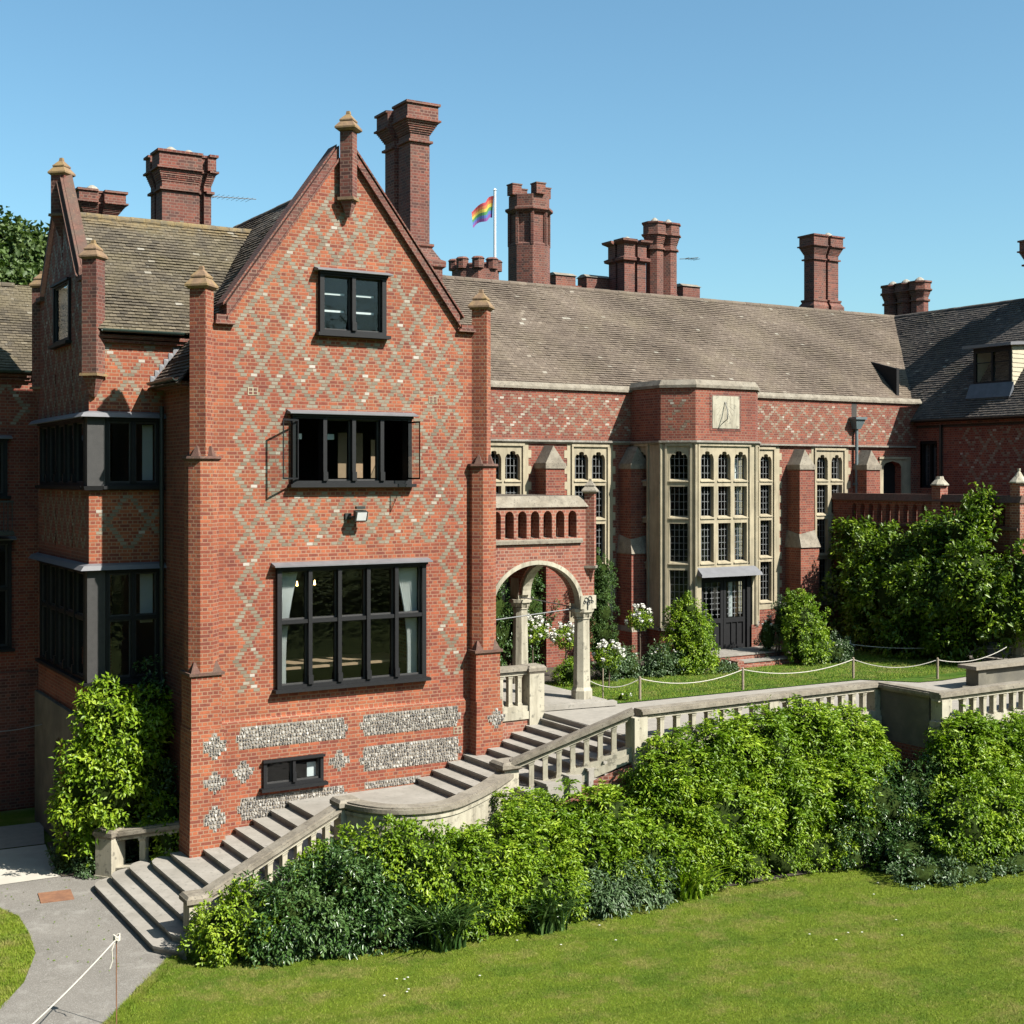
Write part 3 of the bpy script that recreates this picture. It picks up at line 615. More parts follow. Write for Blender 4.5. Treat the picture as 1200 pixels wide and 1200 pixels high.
for z in (9.42, 9.05): mb.box(F, 11.4, 11.92, -.19, -.17, z - .022, z + .022); mb.box(F, 12.2, 12.62, -.19, -.17, z - .022, z + .022)
mb.build('inner_rail', ['white'], w)
w, L = timber_window(F, *W2, 4, skip=((0, 0), (3, 0)))
open_casement(w, F, 10.74, .55, 5.42, 6.68, 148); open_casement(w, F, 13.30, -.6, 5.42, 6.68, 90)
mb = MB(); mb.box(F, 12.02, 12.62, -.75, -.73, 5.45, 6.45); mb.box(F, 12.75, 13.0, -.6, -.58, 5.45, 6.3); mb.build('blind', ['orange_curtain'], w)
mb = MB(); mb.box(F, 10.75, 11.0, -.35, -.33, 6.28, 6.4); mb.box(F, 11.4, 11.75, -.35, -.33, 6.28, 6.4); mb.build('inner_rail', ['white'], w)
w, L = timber_window(F, *W3, 5, transoms=(2.42,))
for i in (0, 4):
    l = [q for q in L if q[0] == i][0]
    if i == 0: curtain(w, F, l[2] - .02, l[3] - .12, 1.05, 3.5, -.2, tie=1)
    else: curtain(w, F, l[2] + .06, l[3] + .02, 1.05, 3.5, -.2, tie=-1)
mb = MB()
for dx in (-.35, -.12, .12, .35): mb.ngon(11.75 + dx, 28.6 + abs(dx) * .4, .028, .01, 2.98, 3.09, 6)
mb.ngon(11.0, 28.3, .028, .01, 2.98, 3.09, 6)
mb.build('chandelier_candles', ['bulb'], w)
mb = MB(); mb.box(FW, 10.2, 13.8, 27.3, 28.6, 1.28, 1.33); mb.build('table_top', ['orange_curtain'], w)
w, L = timber_window(FP, *CW, 2, proj=.07, lead=False, jw=.07, mw=.06, headh=.06)
mb = MB(); mb.box(FP, 11.0, 11.2, -.12, -.1, -.9, -.6); mb.build('notice', ['white'], w)
# air bricks
for a, c in ((9.78, 7.25), (14.0, 7.2), (14.6, -.25)):
    mb = MB(); FV = FY(G - (.064 if c < 0 else .004)); mb.box(FV, a - .11, a + .11, -.02, .008, c - .08, c + .08, 0)
    for i in (-1, 1):
        for j in (-1, 1): mb.box(FV, a + i * .05 - .036, a + i * .05 + .036, .001, .011, c + j * .035 - .026, c + j * .035 + .026, 1)
    mb.build('air_brick', ['stone', 'brick_dark'], house)
# ------------------------------------------------------------------ left wing
FS, FG = FY(28.8), FX(7.0)
U1, U2 = (7.34, 8.5, 5.28, 6.74), (7.34, 8.5, 1.12, 3.5)
V1, V2 = (-33.35, -28.98, 5.28, 6.74), (-33.35, -28.98, 1.12, 3.5)
mb = MB(); mb.wall(FS, rect(7.0, 8.6, -2.85, 8.45), [rect(7.0005, 8.5, U1[2], U1[3]), rect(7.0005, 8.5, U2[2], U2[3])], reveal=.3)
mb.wall(FS, [(8.6, 7.0), (9.3, 7.0), (9.3, 8.45), (8.6, 8.45)])
diaper(mb, FS, lambda a, z: 7.1 < a < 9.1 and z > 7.05, 7.0, 9.2, 7.0, 8.35, 1, P=16, ph=4, pv=8, w=2)
diaper(mb, FS, lambda a, z: 7.1 < a < 8.5 and 3.9 < z < 5.1, 7.0, 8.6, 3.8, 5.1, 1, P=16, ph=4, pv=8)
mb.build('wing_front_wall', ['brick', 'diaper'], house)
mb = MB()
GO = [(-33.75, -2.85), (-28.8, -2.85), (-28.8, 9.75), (-29.4, 9.75), (-31.15, 12.1), (-31.45, 12.1), (-33.15, 9.75), (-33.75, 9.75)]
AT = (-32.0, -30.4, 8.5, 9.9)
SL = [rect(-31.97, -31.87, 7.1, 7.85), rect(-30.35, -30.25, 7.1, 7.85), rect(-31.3, -31.2, 10.4, 11.0)]
mb.wall(FG, GO, [rect(V1[0], -28.8005, V1[2], V1[3]), rect(V2[0], -28.8005, V2[2], V2[3]), rect(*AT)] + SL + [rect(-31.97, -31.87, 3.9, 4.7), rect(-30.35, -30.25, 3.9, 4.7)], reveal=.3)
diaper(mb, FG, lambda a, z: inpoly(a, z, [(-33.4, 3.9), (-29.0, 3.9), (-29.0, 9.6), (-31.3, 11.6), (-33.4, 9.6)]) and not (V1[2] - .1 < z < V1[3] + .1) and not (AT[0] - .1 < a < AT[1] + .1 and AT[2] - .1 < z < AT[3] + .1), -33.5, -28.9, 3.8, 12, 1, ph=1, pv=2)
mb.build('wing_gable_wall', ['brick_hall', 'diaper'], house)
mb = MB(); rake(mb, FG, -33.2, 9.78, -31.42, 12.15, .20, -.14, .08); rake(mb, FG, -31.18, 12.15, -29.35, 9.78, .20, -.14, .08); rake(mb, FG, -31.2, 12.32, -29.36, 9.95, .07, -.2, .02)
rake(mb, FG, -31.2, 12.1, -29.38, 9.74, .06, -.1, .14); mb.box(FG, -29.5, -28.95, -.3, .1, 9.68, 9.78); mb.box(FG, -33.6, -33.1, -.3, .1, 9.68, 9.78)
mb.build('gable_coping', ['tile_coping'], house)
for (cx, cy, zb, zt) in ((7.08, 28.74, 7.62, 10.1), (7.08, 33.72, 7.62, 10.1), (7.0, 31.3, 11.4, 12.35)):
    mb = MB(); mb.ngon(cx, cy, .06, .24, zb - .45, zb, 4, 0); mb.ngon(cx, cy, .24, .24, zb, zt, 4, 0); p = mb.build('parapet_pier', ['brick_dark'], house)
    mb = MB(); mb.ngon(cx, cy, .30, .29, zb - .02, zb + .04, 4, 0); capstone(mb, cx, cy, zt, .88); mb.build('cap', ['cap'], p)
# black timber window bands with grey corner posts
for (u, v, tr) in ((U1, V1, ()), (U2, V2, (2.45,))):
    w, L = timber_window(FS, u[0], u[1], u[2], u[3], 2, transoms=tr, proj=.06, lead=False, jw=.07, mw=.09)
    if tr: curtain(w, FS, 8.15, 8.42, 2.3, 3.4, -.25)
    else: curtain(w, FS, 8.2, 8.42, 5.4, 6.6, -.25)
    w, L = timber_window(FG, v[0], v[1], v[2], v[3], 5, transoms=tr, proj=.06, lead=False, jw=.07, mw=.08)
    if tr:
        for a in (-31.9, -30.6):
            mb = MB(); G2 = lambda x, y, z: FG(a + x + (z - 2.6) * .45, -.3 - y, z)
            mb.box(G2, 0, .14, 0, .02, 2.5, 3.3); mb.build('curtain', ['orange_curtain'], w)
    mb = MB(); mb.box(FW, 6.95, 7.33, 28.74, 29.0, u[2], u[3]); mb.build('corner_post', ['timber_grey'], house)
    mb = MB(); z = u[3]
    mb.prism([(6.78, 28.58, z), (8.6, 28.58, z), (8.6, 28.9, z), (7.1, 28.9, z), (7.1, 33.9, z), (6.78, 33.9, z)],
             [(6.86, 28.66, z + .09), (8.6, 28.66, z + .09), (8.6, 28.9, z + .16), (7.1, 28.9, z + .16), (7.1, 33.9, z + .16), (6.86, 33.9, z + .09)])
    mb.build('lead_cap', ['lead'], house)
    mb = MB(); z = u[2]
    mb.prism([(6.88, 28.68, z - .09), (8.6, 28.68, z - .09), (8.6, 28.9, z - .09), (7.1, 28.9, z - .09), (7.1, 33.5, z - .09), (6.88, 33.5, z - .09)],
             [(6.86, 28.66, z - .005), (8.6, 28.66, z - .005), (8.6, 28.9, z - .005), (7.1, 28.9, z - .005), (7.1, 33.5, z - .005), (6.86, 33.5, z - .005)])
    mb.build('window_sill', ['timber'], house)
w, L = timber_window(FG, *AT, 1, lead=False, proj=.05)
mb = MB(); mb.box(FG, AT[0] + .1, AT[1] - .1, -.12, -.10, 8.6, 9.8); mb.build('blind', ['blind_blue'], w)  # blue board behind the pane paints the sky's reflection
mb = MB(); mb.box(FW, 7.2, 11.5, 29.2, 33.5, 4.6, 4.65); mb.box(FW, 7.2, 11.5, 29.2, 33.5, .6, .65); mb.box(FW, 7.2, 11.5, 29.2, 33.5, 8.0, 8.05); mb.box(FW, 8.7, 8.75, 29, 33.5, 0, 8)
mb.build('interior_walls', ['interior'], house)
mb = MB(); mb.box(FS, 7.0, 9.25, 0, .10, 8.34, 8.40); mb.box(FS, 7.0, 9.25, 0, .16, 8.42, 8.50); mb.build('eaves_course', ['brick_dark'], house)
mb = MB(); mb.tube([(8.5, 28.62, 7.0), (8.5, 28.62, -2.7)], .05, 8); mb.build('downpipe', ['iron'], house)
# stone base coloured dark in place of shade, with an arched basement door
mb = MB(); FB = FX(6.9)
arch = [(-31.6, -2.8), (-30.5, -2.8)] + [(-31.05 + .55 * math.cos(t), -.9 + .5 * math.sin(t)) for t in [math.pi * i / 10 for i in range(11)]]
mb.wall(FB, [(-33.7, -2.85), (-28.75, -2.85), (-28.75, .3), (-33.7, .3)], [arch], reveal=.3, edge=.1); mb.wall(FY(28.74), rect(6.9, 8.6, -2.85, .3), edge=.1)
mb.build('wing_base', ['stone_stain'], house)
# far left wing
FF = FY(35)
mb = MB(); mb.wall(FF, rect(-1, 8.6, -2.85, 8.05), [rect(1.0, 6.5, 5.0, 6.42), rect(1.0, 6.6, 1.2, 3.9)], reveal=.3)
diaper(mb, FF, lambda a, z: 6.7 < z < 7.8, 1, 7.0, 6.6, 7.9, 1, P=16, ph=9, pv=3); mb.build('far_wing_wall', ['brick_hall', 'diaper'], house)
timber_window(FF, 1.0, 6.5, 5.0, 6.42, 6, proj=.08); timber_window(FF, 1.0, 6.6, 1.2, 3.9, 6, transoms=(2.7,), proj=.08)
mb = MB(); mb.box(FF, -1, 7.05, 0, .1, 7.88, 7.94); mb.box(FF, -1, 7.05, 0, .16, 7.96, 8.04); mb.build('eaves_course', ['brick_dark'], house)
mb = MB(); mb.box(FF, 3.5, 6.5, .1, .9, 4.05, 4.15); mb.box(FF, 3.5, 6.5, .84, .88, 4.85, 4.9)
for i in range(31): mb.box(FF, 3.5 + i * .0985, 3.52 + i * .0985, .85, .87, 4.15, 4.85)
mb.build('iron_balcony', ['iron'], house)
mb = MB(); mb.box(FF, -1, 8.6, .0, .06, -2.8, .6); mb.build('far_wing_base', ['brick_dark'], house)  # dark brick picked here to paint in the shade of the recess
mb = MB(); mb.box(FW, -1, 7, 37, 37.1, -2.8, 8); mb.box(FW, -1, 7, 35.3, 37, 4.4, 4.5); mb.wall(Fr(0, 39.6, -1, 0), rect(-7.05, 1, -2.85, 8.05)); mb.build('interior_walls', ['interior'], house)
# ------------------------------------------------------------------ great hall
HW = 33.1; KH = HW / 32.7; FH0 = FY(HW); FH = lambda a, b, c: FH0(a * KH, b, 5.45 + (c - 5.45) * KH)
ROWS = [(1.45, 2.74), (2.90, 4.08), (4.24, 5.22), (5.38, 6.22)]
def arch_pts(a0, a1, z0, z1):
    w = (a1 - a0) / 2; cx = (a0 + a1) / 2; zs = z1 - w * 1.05; P = [(a0, z0), (a1, z0), (a1, zs)]
    for i in range(1, 24):
        t = math.pi * i / 24; k = 1 - .30 * math.exp(-((t - 1.02) / .13) ** 2) - .30 * math.exp(-((t - math.pi + 1.02) / .13) ** 2)
        P.append((cx + w * math.cos(t) * k, zs + w * 1.05 * math.sin(t) * k))
    P.append((a0, zs)); return P
def stone_window(F, outer, lights, rows, b=.015, quoins=True, mat='stone', parent=None, nv=3, dz=.21):
    o0, o1, z0, z1 = outer
    holes = []
    for (a0, a1) in lights:
        for i, (c0, c1) in enumerate(rows):
            holes.append(arch_pts(a0, a1, c0, c1) if i == len(rows) - 1 else rect(a0, a1, c0, c1))
    mb = MB(); mb.wall(F, rect(o0, o1, z0, z1), holes, b=b, reveal=.17, edge=b)
    l0, l1 = lights[0][0], lights[-1][1]
    # raised square surround and sloped sills
    for q in ((l0 - .13, l0 - .07, rows[0][0] - .05, z1 - .1), (l1 + .07, l1 + .13, rows[0][0] - .05, z1 - .1)): mb.box(F, q[0], q[1], b + .001, b + .05, q[2], q[3])
    mb.box(F, l0 - .13, l1 + .13, b + .002, b + .055, z1 - .1, z1 - .03)
    for i, (c0, c1) in enumerate(rows):
        for (a0, a1) in lights:
            mb.hexa([F(a0 - .03, b - .15, c0 - .05), F(a1 + .03, b - .15, c0 - .05), F(a1 + .03, b + .035, c0 - .05), F(a0 - .03, b + .035, c0 - .05),
                     F(a0 - .03, b - .15, c0 + .045), F(a1 + .03, b - .15, c0 + .045), F(a1 + .03, b + .035, c0 - .02), F(a0 - .03, b + .035, c0 - .02)])
    if quoins:
        k = 0; z = z0
        while z < z1 - .2:
            if k % 2:
                mb.box(F, o0 - .10, o0 - .001, .002, b - .001, z, z + .23); mb.box(F, o1 + .001, o1 + .10, .002, b - .001, z, z + .23)
            z += .23; k += 1
    w = mb.build('window', [mat], parent or house)
    lm = MB()
    for (a0, a1) in lights:
        for i, (c0, c1) in enumerate(rows):
            p = MB(); pane_quad(p, F, a0 - .02, a1 + .02, c0 - .02, c1 + .02, b - .155); p.build('pane', ['glass'], w)
            for j in range(nv + 2):
                a = a0 + (a1 - a0) * j / (nv + 1); e = .0085 if 0 < j < nv + 1 else .02
                lm.box(F, a - e, a + e, b - .15, b - .138, c0, c1)
            n = max(3, round((c1 - c0) / dz))
            for j in range(n + 1):
                z = c0 + (c1 - c0) * j / n; lm.box(F, a0, a1, b - .149, b - .137, z - .007, z + .007)
    lm.build('leading', ['leading'], w)
    return w
HWIN = [((18.78, 20.38, 1.2, 6.47), [(18.98, 19.47), (19.60, 20.10)]), ((21.72, 23.36, 1.2, 6.47), [(21.99, 22.47), (22.60, 23.08)]),
        ((28.24, 30.02, 1.2, 6.47), [(28.55, 29.05), (29.20, 29.68)]), ((31.43, 33.12, 1.2, 6.47), [(31.68, 32.17), (32.34, 32.83)])]
DO = (34.78, 35.66, 3.9, 6.0)
mb = MB()
four = [(34.78, 3.9), (35.66, 3.9), (35.66, 5.85), (35.55, 5.96), (35.22, 6.03), (34.89, 5.96), (34.78, 5.85)]
mb.wall(FH, rect(15.2, 36.6, -.4, 6.5), [rect(h[0][0] + .03, h[0][1] - .03, h[0][2] + .03, h[0][3] - .03) for h in HWIN] + [four] + [rect(24.2, 27.7, .1, 6.45)], reveal=.35)
mb.wall(FH, rect(15.2, 36.6, 6.5, 8.03), edge=.25)
diaper(mb, FH, lambda a, z: (19.0 < a < 24.25 or 28.2 < a < 36.4) and 6.68 < z < 7.85, 18.9, 36.5, 6.6, 7.95, 1, P=7, ph=2, pv=4, miss=.05, u=.0875)
mb.build('hall_wall', ['brick_hall', 'diaper_dull'], house)
for o_, l_ in HWIN: stone_window(FH, o_, l_, ROWS)
mb = MB()
mb.wall(FH, [(34.6, 3.9), (36.1, 3.9), (36.1, 6.2), (34.6, 6.2)][:0] or [(34.6, 3.9), (34.78, 3.9), (34.78, 5.85), (34.89, 5.96), (35.22, 6.03), (35.55, 5.96), (35.66, 5.85), (35.66, 3.9), (36.12, 3.9), (36.12, 6.18), (34.6, 6.18)], b=.02, edge=.02)
mb.box(FH, 34.55, 35.95, .021, .07, 6.10, 6.18); mb.build('stone_doorway', ['stone'], house)
mb = MB(); mb.box(FH, 34.78, 35.66, -.32, -.28, 3.9, 6.03); mb.build('balcony_door', ['timber'], house)
mb = MB()   # string course and parapet coping
mb.box(FH, 15.4, 24.33, 0, .11, 6.50, 6.56); mb.box(FH, 27.78, 36.3, 0, .11, 6.50, 6.56)
mb.hexa([FH(15.4, 0, 6.44), FH(24.33, 0, 6.44), FH(24.33, .03, 6.44), FH(15.4, .03, 6.44), FH(15.4, 0, 6.5), FH(24.33, 0, 6.5), FH(24.33, .1, 6.5), FH(15.4, .1, 6.5)])
mb.build('string_course', ['coping_grey'], house)
mb = MB()
for q in ((15.4, 24.30), (27.8, 36.62)):
    mb.box(FH, q[0], q[1], -.32, .08, 8.03, 8.10); mb.hexa([FH(q[0], -.32, 8.10), FH(q[1], -.32, 8.10), FH(q[1], .08, 8.10), FH(q[0], .08, 8.10), FH(q[0], -.3, 8.20), FH(q[1], -.3, 8.20), FH(q[1], .0, 8.22), FH(q[0], .0, 8.22)])
mb.build('parapet_coping', ['coping'], house)
mb = MB(); mb.box(FW, 15.3, 36.4, 36.5, 36.6, -.3, 8); mb.box(FW, 15.3, 36.4, 33.5, 36.6, 7.7, 7.8); mb.box(FW, 15.3, 36.4, 33.5, 36.6, -.3, -.25)
mb.wall(Fr(0, 41.1, -1, 0), rect(-43, -15.2, -.3, 8.0)); mb.build('interior_walls', ['interior'], house)
# buttresses
for cx in (20.93, 23.93, 30.68, 33.7):
    mb = MB(); w = .32
    mb.box(FH, cx - .47, cx + .47, 0, .86, -.4, .9); mb.hexa([FH(cx - .47, 0, .9), FH(cx + .47, 0, .9), FH(cx + .47, .86, .9), FH(cx - .47, .86, .9), FH(cx - .4, 0, 1.05), FH(cx + .4, 0, 1.05), FH(cx + .4, .74, 1.05), FH(cx - .4, .74, 1.05)], 1)
    mb.box(FH, cx - .4, cx + .4, 0, .74, 1.05, 3.25)
    mb.hexa([FH(cx - .43, 0, 3.2), FH(cx + .43, 0, 3.2), FH(cx + .43, .79, 3.2), FH(cx - .43, .79, 3.2), FH(cx - .34, 0, 3.75), FH(cx + .34, 0, 3.75), FH(cx + .34, .60, 3.75), FH(cx - .34, .60, 3.62)], 1)
    mb.box(FH, cx - w, cx + w, 0, .60, 3.62, 5.75)
    mb.box(FH, cx - w - .03, cx + w + .03, 0, .64, 5.72, 5.88, 1)
    p = [FH(cx - w, .6, 5.88), FH(cx + w, .6, 5.88), FH(cx, .5, 6.38)]; q = [FH(cx - w, 0, 5.88), FH(cx + w, 0, 5.88), FH(cx, 0, 6.4)]
    mb.prism(p, q, 1); mb.build('buttress', ['brick_hall', 'coping'], house)
# ------------------------------------------------------------------ bay window with sundial and garden door
A, B_, C_, D_ = (24.33, 31.6), (25.06, 30.87), (27.39, 30.87), (28.12, 31.6)
def seg(p, q): return Fr(p[0], p[1], q[0] - p[0], q[1] - p[1]), math.hypot(q[0] - p[0], q[1] - p[1])
F1, L1 = seg((24.33, HW), A); F2, L2 = seg(A, B_); F3, L3 = seg(B_, C_); F4, L4 = seg(C_, D_); F5, L5 = seg(D_, (28.12, HW))
mb = MB()
for f, l in ((F1, L1), (F2, L2)): mb.wall(f, rect(0, l, -.4, 1.0), b=.0)
mb.wall(F3, rect(0, .18, -.4, 1.0)); mb.build('bay_plinth', ['brick_hall'], house); mb = MB()
for f, l in ((F4, L4), (F5, L5)): mb.wall(f, rect(0, l, -.4, 1.0), b=.0)
mb.wall(F3, rect(2.17, L3, -.4, 1.0)); mb.build('bay_plinth', ['brick_hall'], house); mb = MB()
for f, l in ((F1, L1), (F2, L2), (F3, L3), (F4, L4), (F5, L5)): mb.wall(f, rect(0, l, 6.55, 8.12), b=.0, edge=.2)
diaper(mb, F2, lambda a, z: .2 < a < .85 and 6.8 < z < 7.8 , .2, .9, 6.75, 7.85, 1, ph=6, pv=9, miss=.2)
bay = mb.build('bay_brickwork', ['brick_hall', 'diaper_dull'], house)
R4 = [(1.2, 2.72), (2.93, 4.10), (4.28, 5.20), (5.38, 6.24)]
stone_window(F1, (0, L1, 1.0, 6.5), [(.35, .80)], R4, b=0, quoins=False)
stone_window(F2, (0, L2, 1.0, 6.5), [(.26, .80)], R4, b=0, quoins=False)
stone_window(F3, (0, L3, 2.75, 6.5), [(.20, .69), (.86, 1.34), (1.49, 1.98)], R4[1:], b=0, quoins=False)
stone_window(F4, (0, L4, 1.0, 6.5), [(.26, .80)], R4, b=0, quoins=False)
stone_window(F5, (0, L5, 1.0, 6.5), [(.30, .75)], R4, b=0, quoins=False)
mb = MB(); mb.wall(F3, rect(0, .22, 1.0, 2.75)); mb.wall(F3, rect(2.2, L3, 1.0, 2.75)); mb.box(F3, .0, .1, -.3, -.001, -.4, 2.74); mb.box(F3, 2.23, 2.33, -.3, -.001, -.4, 2.74)
for (x, y) in (A, B_, C_, D_): mb.ngon(x, y, .055, .055, 1.0, 6.48, 8, 0)
mb.build('stone_jambs', ['stone'], house)
def ringpoly(z, off):
    k = off * .41
    return [(24.33 - off, HW, z), (24.33 - off, 31.6 - k, z), (25.06 - k, 30.87 - off, z), (27.39 + k, 30.87 - off, z), (28.12 + off, 31.6 - k, z), (28.12 + off, HW, z)]
mb = MB(); mb.prism(ringpoly(6.50, .11), ringpoly(6.56, .11)); mb.prism(ringpoly(6.44, .02), ringpoly(6.499, .09)); mb.build('string_course', ['coping_grey'], house)
mb = MB(); mb.prism(ringpoly(8.12, .07), ringpoly(8.20, .08)); mb.prism(ringpoly(8.201, .08), ringpoly(8.36, -.02)); mb.build('parapet_coping', ['coping'], house)
mb = MB()
for f, l in ((F1, L1), (F2, L2), (F4, L4), (F5, L5)): mb.box(f, .02, l - .02, 0, .06, .92, .999)
mb.build('stone_sill', ['coping_grey'], house)
FB3 = FY(30.87)
mb = MB(); mb.box(FB3, 25.68, 26.72, 0, .03, 6.93, 7.90, 0); mb.box(FB3, 25.60, 26.80, 0, .015, 6.86, 7.97, 1)
for k in range(11):
    t = math.pi * (k + .5) / 11; x, z = 26.15 + .40 * math.cos(t), 7.72 - .62 * math.sin(t)
    mb.poly([FB3(26.15 + .03 * math.cos(t), .033, 7.7 - .05 * math.sin(t)), FB3(x - .008, .033, z), FB3(x + .008, .033, z)], 2)
sd = mb.build('sundial_tablet', ['stone_pale', 'brick_dark', 'coping'], house)
mb = MB(); mb.tube([FB3(26.15, .03, 7.72), FB3(26.12, .20, 7.45), FB3(26.03, .30, 7.2)], .015, 6); mb.tube([FB3(26.03, .3, 7.2), FB3(26.02, .03, 7.05)], .011, 6); mb.build('gnomon', ['iron'], sd)
mb = MB(); mb.hexa([FB3(25.08, -.05, 2.60), FB3(27.40, -.05, 2.60), FB3(27.42, .30, 2.52), FB3(25.06, .30, 2.52), FB3(25.12, -.05, 2.82), FB3(27.36, -.05, 2.82), FB3(27.40, .28, 2.60), FB3(25.08, .28, 2.60)]); mb.build('lead_canopy', ['lead'], house)
# garden door: two leaves with glazing bars over boarded panels
mb = MB(); z0, z1 = .29, 2.52
mb.box(FB3, 25.24, 25.34, -.22, -.06, z0, z1); mb.box(FB3, 27.1, 27.26, -.22, -.06, z0, z1); mb.box(FB3, 25.34, 27.1, -.22, -.06, z1 - .08, z1); 
door = mb.build('garden_door', ['timber'], house)
for s, (d0, d1) in enumerate(((25.35, 26.21), (26.23, 27.09))):
    mb = MB()
    for q in ((d0, d0 + .1, z0, z1 - .09), (d1 - .1, d1, z0, z1 - .09), (d0 + .1, d1 - .1, z0, z0 + .14), (d0 + .1, d1 - .1, 1.1, 1.24), (d0 + .1, d1 - .1, z1 - .2, z1 - .09)): mb.box(FB3, q[0], q[1], -.18, -.12, q[2], q[3])
    for j in range(1, 3): x = d0 + .1 + .66 * j / 3; mb.box(FB3, x - .02, x + .02, -.17, -.125, z0 + .14, 1.1)
    mb.box(FB3, d0 + .1, d1 - .1, -.172, -.16, z0 + .14, 1.1)
    leaf = mb.build('door_leaf', ['timber'], door)
    mb = MB()
    for j in range(3):
        x = d0 + .1 + .66 * (j + .5) / 3; mb.box(FB3, x - .008, x + .008, -.135, -.125, 1.26, z1 - .2)
        for k in range(6): z = 1.36 + k * .165; mb.box(FB3, x - .07, x + .07, -.137, -.124, z - .008, z + .008)
    mb.build('leading', ['leading'], door)
    p = MB(); pane_quad(p, FB3, d0 + .1, d1 - .1, 1.24, z1 - .2, -.15); p.build('pane', ['glass'], door)
curtain(door, FB3, 26.56, 26.72, 1.25, 2.3, -.3, n=3); curtain(door, FB3, 26.84, 26.97, 1.25, 2.3, -.3, mat='orange_curtain', n=3)
for q in ((26.98, 27.0, 5.4, 6.1, 'curtain'),):
    pass
cw = house
for (a0, a1, c0, c1, m_) in ((26.60, 26.95, 5.42, 6.0, 'curtain'), (26.62, 26.86, 4.3, 5.2, 'orange_curtain'), (26.62, 26.86, 2.95, 4.1, 'orange_curtain'), (26.9, 27.02, 2.95, 5.2, 'curtain'), (26.0, 26.2, 4.75, 5.15, 'curtain')):
    mb = MB(); mb.box(FB3, a0, a1, -.34, -.32, c0, c1); mb.build('blind', [m_], house)
# brick steps at the garden door
mb = MB(); mb.box(FW, 25.0, 27.6, 29.75, 30.86, -.2, .285); mb.box(FW, 25.35, 27.5, 29.25, 29.749, -.2, .15)
mb.box(FW, 25.10, 25.34, 29.05, 29.74, -.2, .24); mb.box(FW, 27.51, 27.75, 29.15, 29.74, -.2, .22); mb.build('garden_steps', ['brick_porch'], house)
mb = MB(); mb.box(FW, 24.97, 27.63, 29.72, 30.85, .287, .33); mb.box(FW, 25.352, 27.498, 29.22, 29.735, .152, .18); mb.build('step_paving', ['coping_grey'], house)
# downpipe with hopper head
mb = MB(); mb.tube([FH(33.40, .12, -.2), FH(33.40, .12, 7.15)], .055, 10); mb.hexa([FH(33.30, .02, 7.1), FH(33.5, .02, 7.1), FH(33.5, .22, 7.1), FH(33.30, .22, 7.1), FH(33.18, .02, 7.42), FH(33.62, .02, 7.42), FH(33.62, .32, 7.42), FH(33.18, .32, 7.42)])
mb.box(FH, 33.14, 33.66, .02, .36, 7.42, 7.50)
for z in (5.2, 3.0, 1.2): mb.box(FH, 33.31, 33.49, .02, .19, z, z + .08)
mb.build('downpipe', ['pipe'], house)
mb = MB(); mb.box(FH, 33.28, 33.52, .002, .004, 7.45, 7.98); mb.build('parapet_outlet', ['interior'], house)
# ------------------------------------------------------------------ porch with balcony
FPo = FY(26.56)
mb = MB(); cx, hs_, zsp, ri = 16.80, 1.20, 2.42, .99
archp = [(cx + hs_ * math.cos(t), zsp + ri * math.sin(t)) for t in [math.pi * i / 32 for i in range(33)]]
ops = []
for i in range(7):
    a0 = 15.57 + i * .352; P = [(a0, 4.03), (a0 + .24, 4.03)] + [(a0 + .12 + .12 * math.cos(t), 4.53 + .14 * math.sin(t)) for t in [math.pi * k / 10 for k in range(11)]]; ops.append(P)
mb.wall(FPo, [(18.43, zsp), (18.43, 4.78), (15.3, 4.78), (15.3, zsp)] + archp[::-1], ops, reveal=.3)
mb.poly([FPo(18.43, 0, zsp), FPo(18.43, -.4, zsp), FPo(18.43, -.4, 4.78), FPo(18.43, 0, 4.78)], 0, .5)
FPx = FXp(18.43)
arch2 = [(28.2 + 1.25 * math.cos(t), zsp + .95 * math.sin(t)) for t in [math.pi * i / 24 for i in range(25)]]
ops2 = []
for i in range(15):
    a0 = 26.95 + i * .37; ops2.append([(a0, 4.03), (a0 + .24, 4.03)] + [(a0 + .12 + .12 * math.cos(t), 4.53 + .14 * math.sin(t)) for t in [math.pi * k / 8 for k in range(9)]])
arch3 = [(31.0 + 1.15 * math.cos(t), zsp + .9 * math.sin(t)) for t in [math.pi * i / 24 for i in range(25)]]
for fx, bb in ((FPx, 0), (FPx, -.36)):
    mb.wall(fx, [(26.56, zsp), (26.95, zsp)] + arch2[::-1] + [(29.45, zsp), (29.85, zsp)] + arch3[::-1] + [(32.15, zsp), (33.1, zsp), (33.1, 4.78), (26.56, 4.78)], ops2, b=bb, reveal=.3 if bb == 0 else .01)
for AR in (arch2, arch3):
    for (a, c), (a2, c2) in zip(AR, AR[1:]): mb.poly([FPx(a, 0, c), FPx(a2, 0, c2), FPx(a2, -.36, c2), FPx(a, -.36, c)], 0, .5)
for (a, c), (a2, c2) in zip(archp, archp[1:]): mb.poly([FPo(a, -.2, c), FPo(a2, -.2, c2), FPo(a2, -.42, c2), FPo(a, -.42, c)], 0, .5)
mb.wall(FPo, [(18.3, zsp), (18.3, 4.78), (15.3, 4.78), (15.3, zsp)] + archp[::-1], ops, b=-.40, reveal=.01)
mb.box(FW, 15.4, 18.1, 26.99, 32.6, 3.55, 3.95)
mb.build('porch_wall', ['brick_porch'], house)
mb = MB()
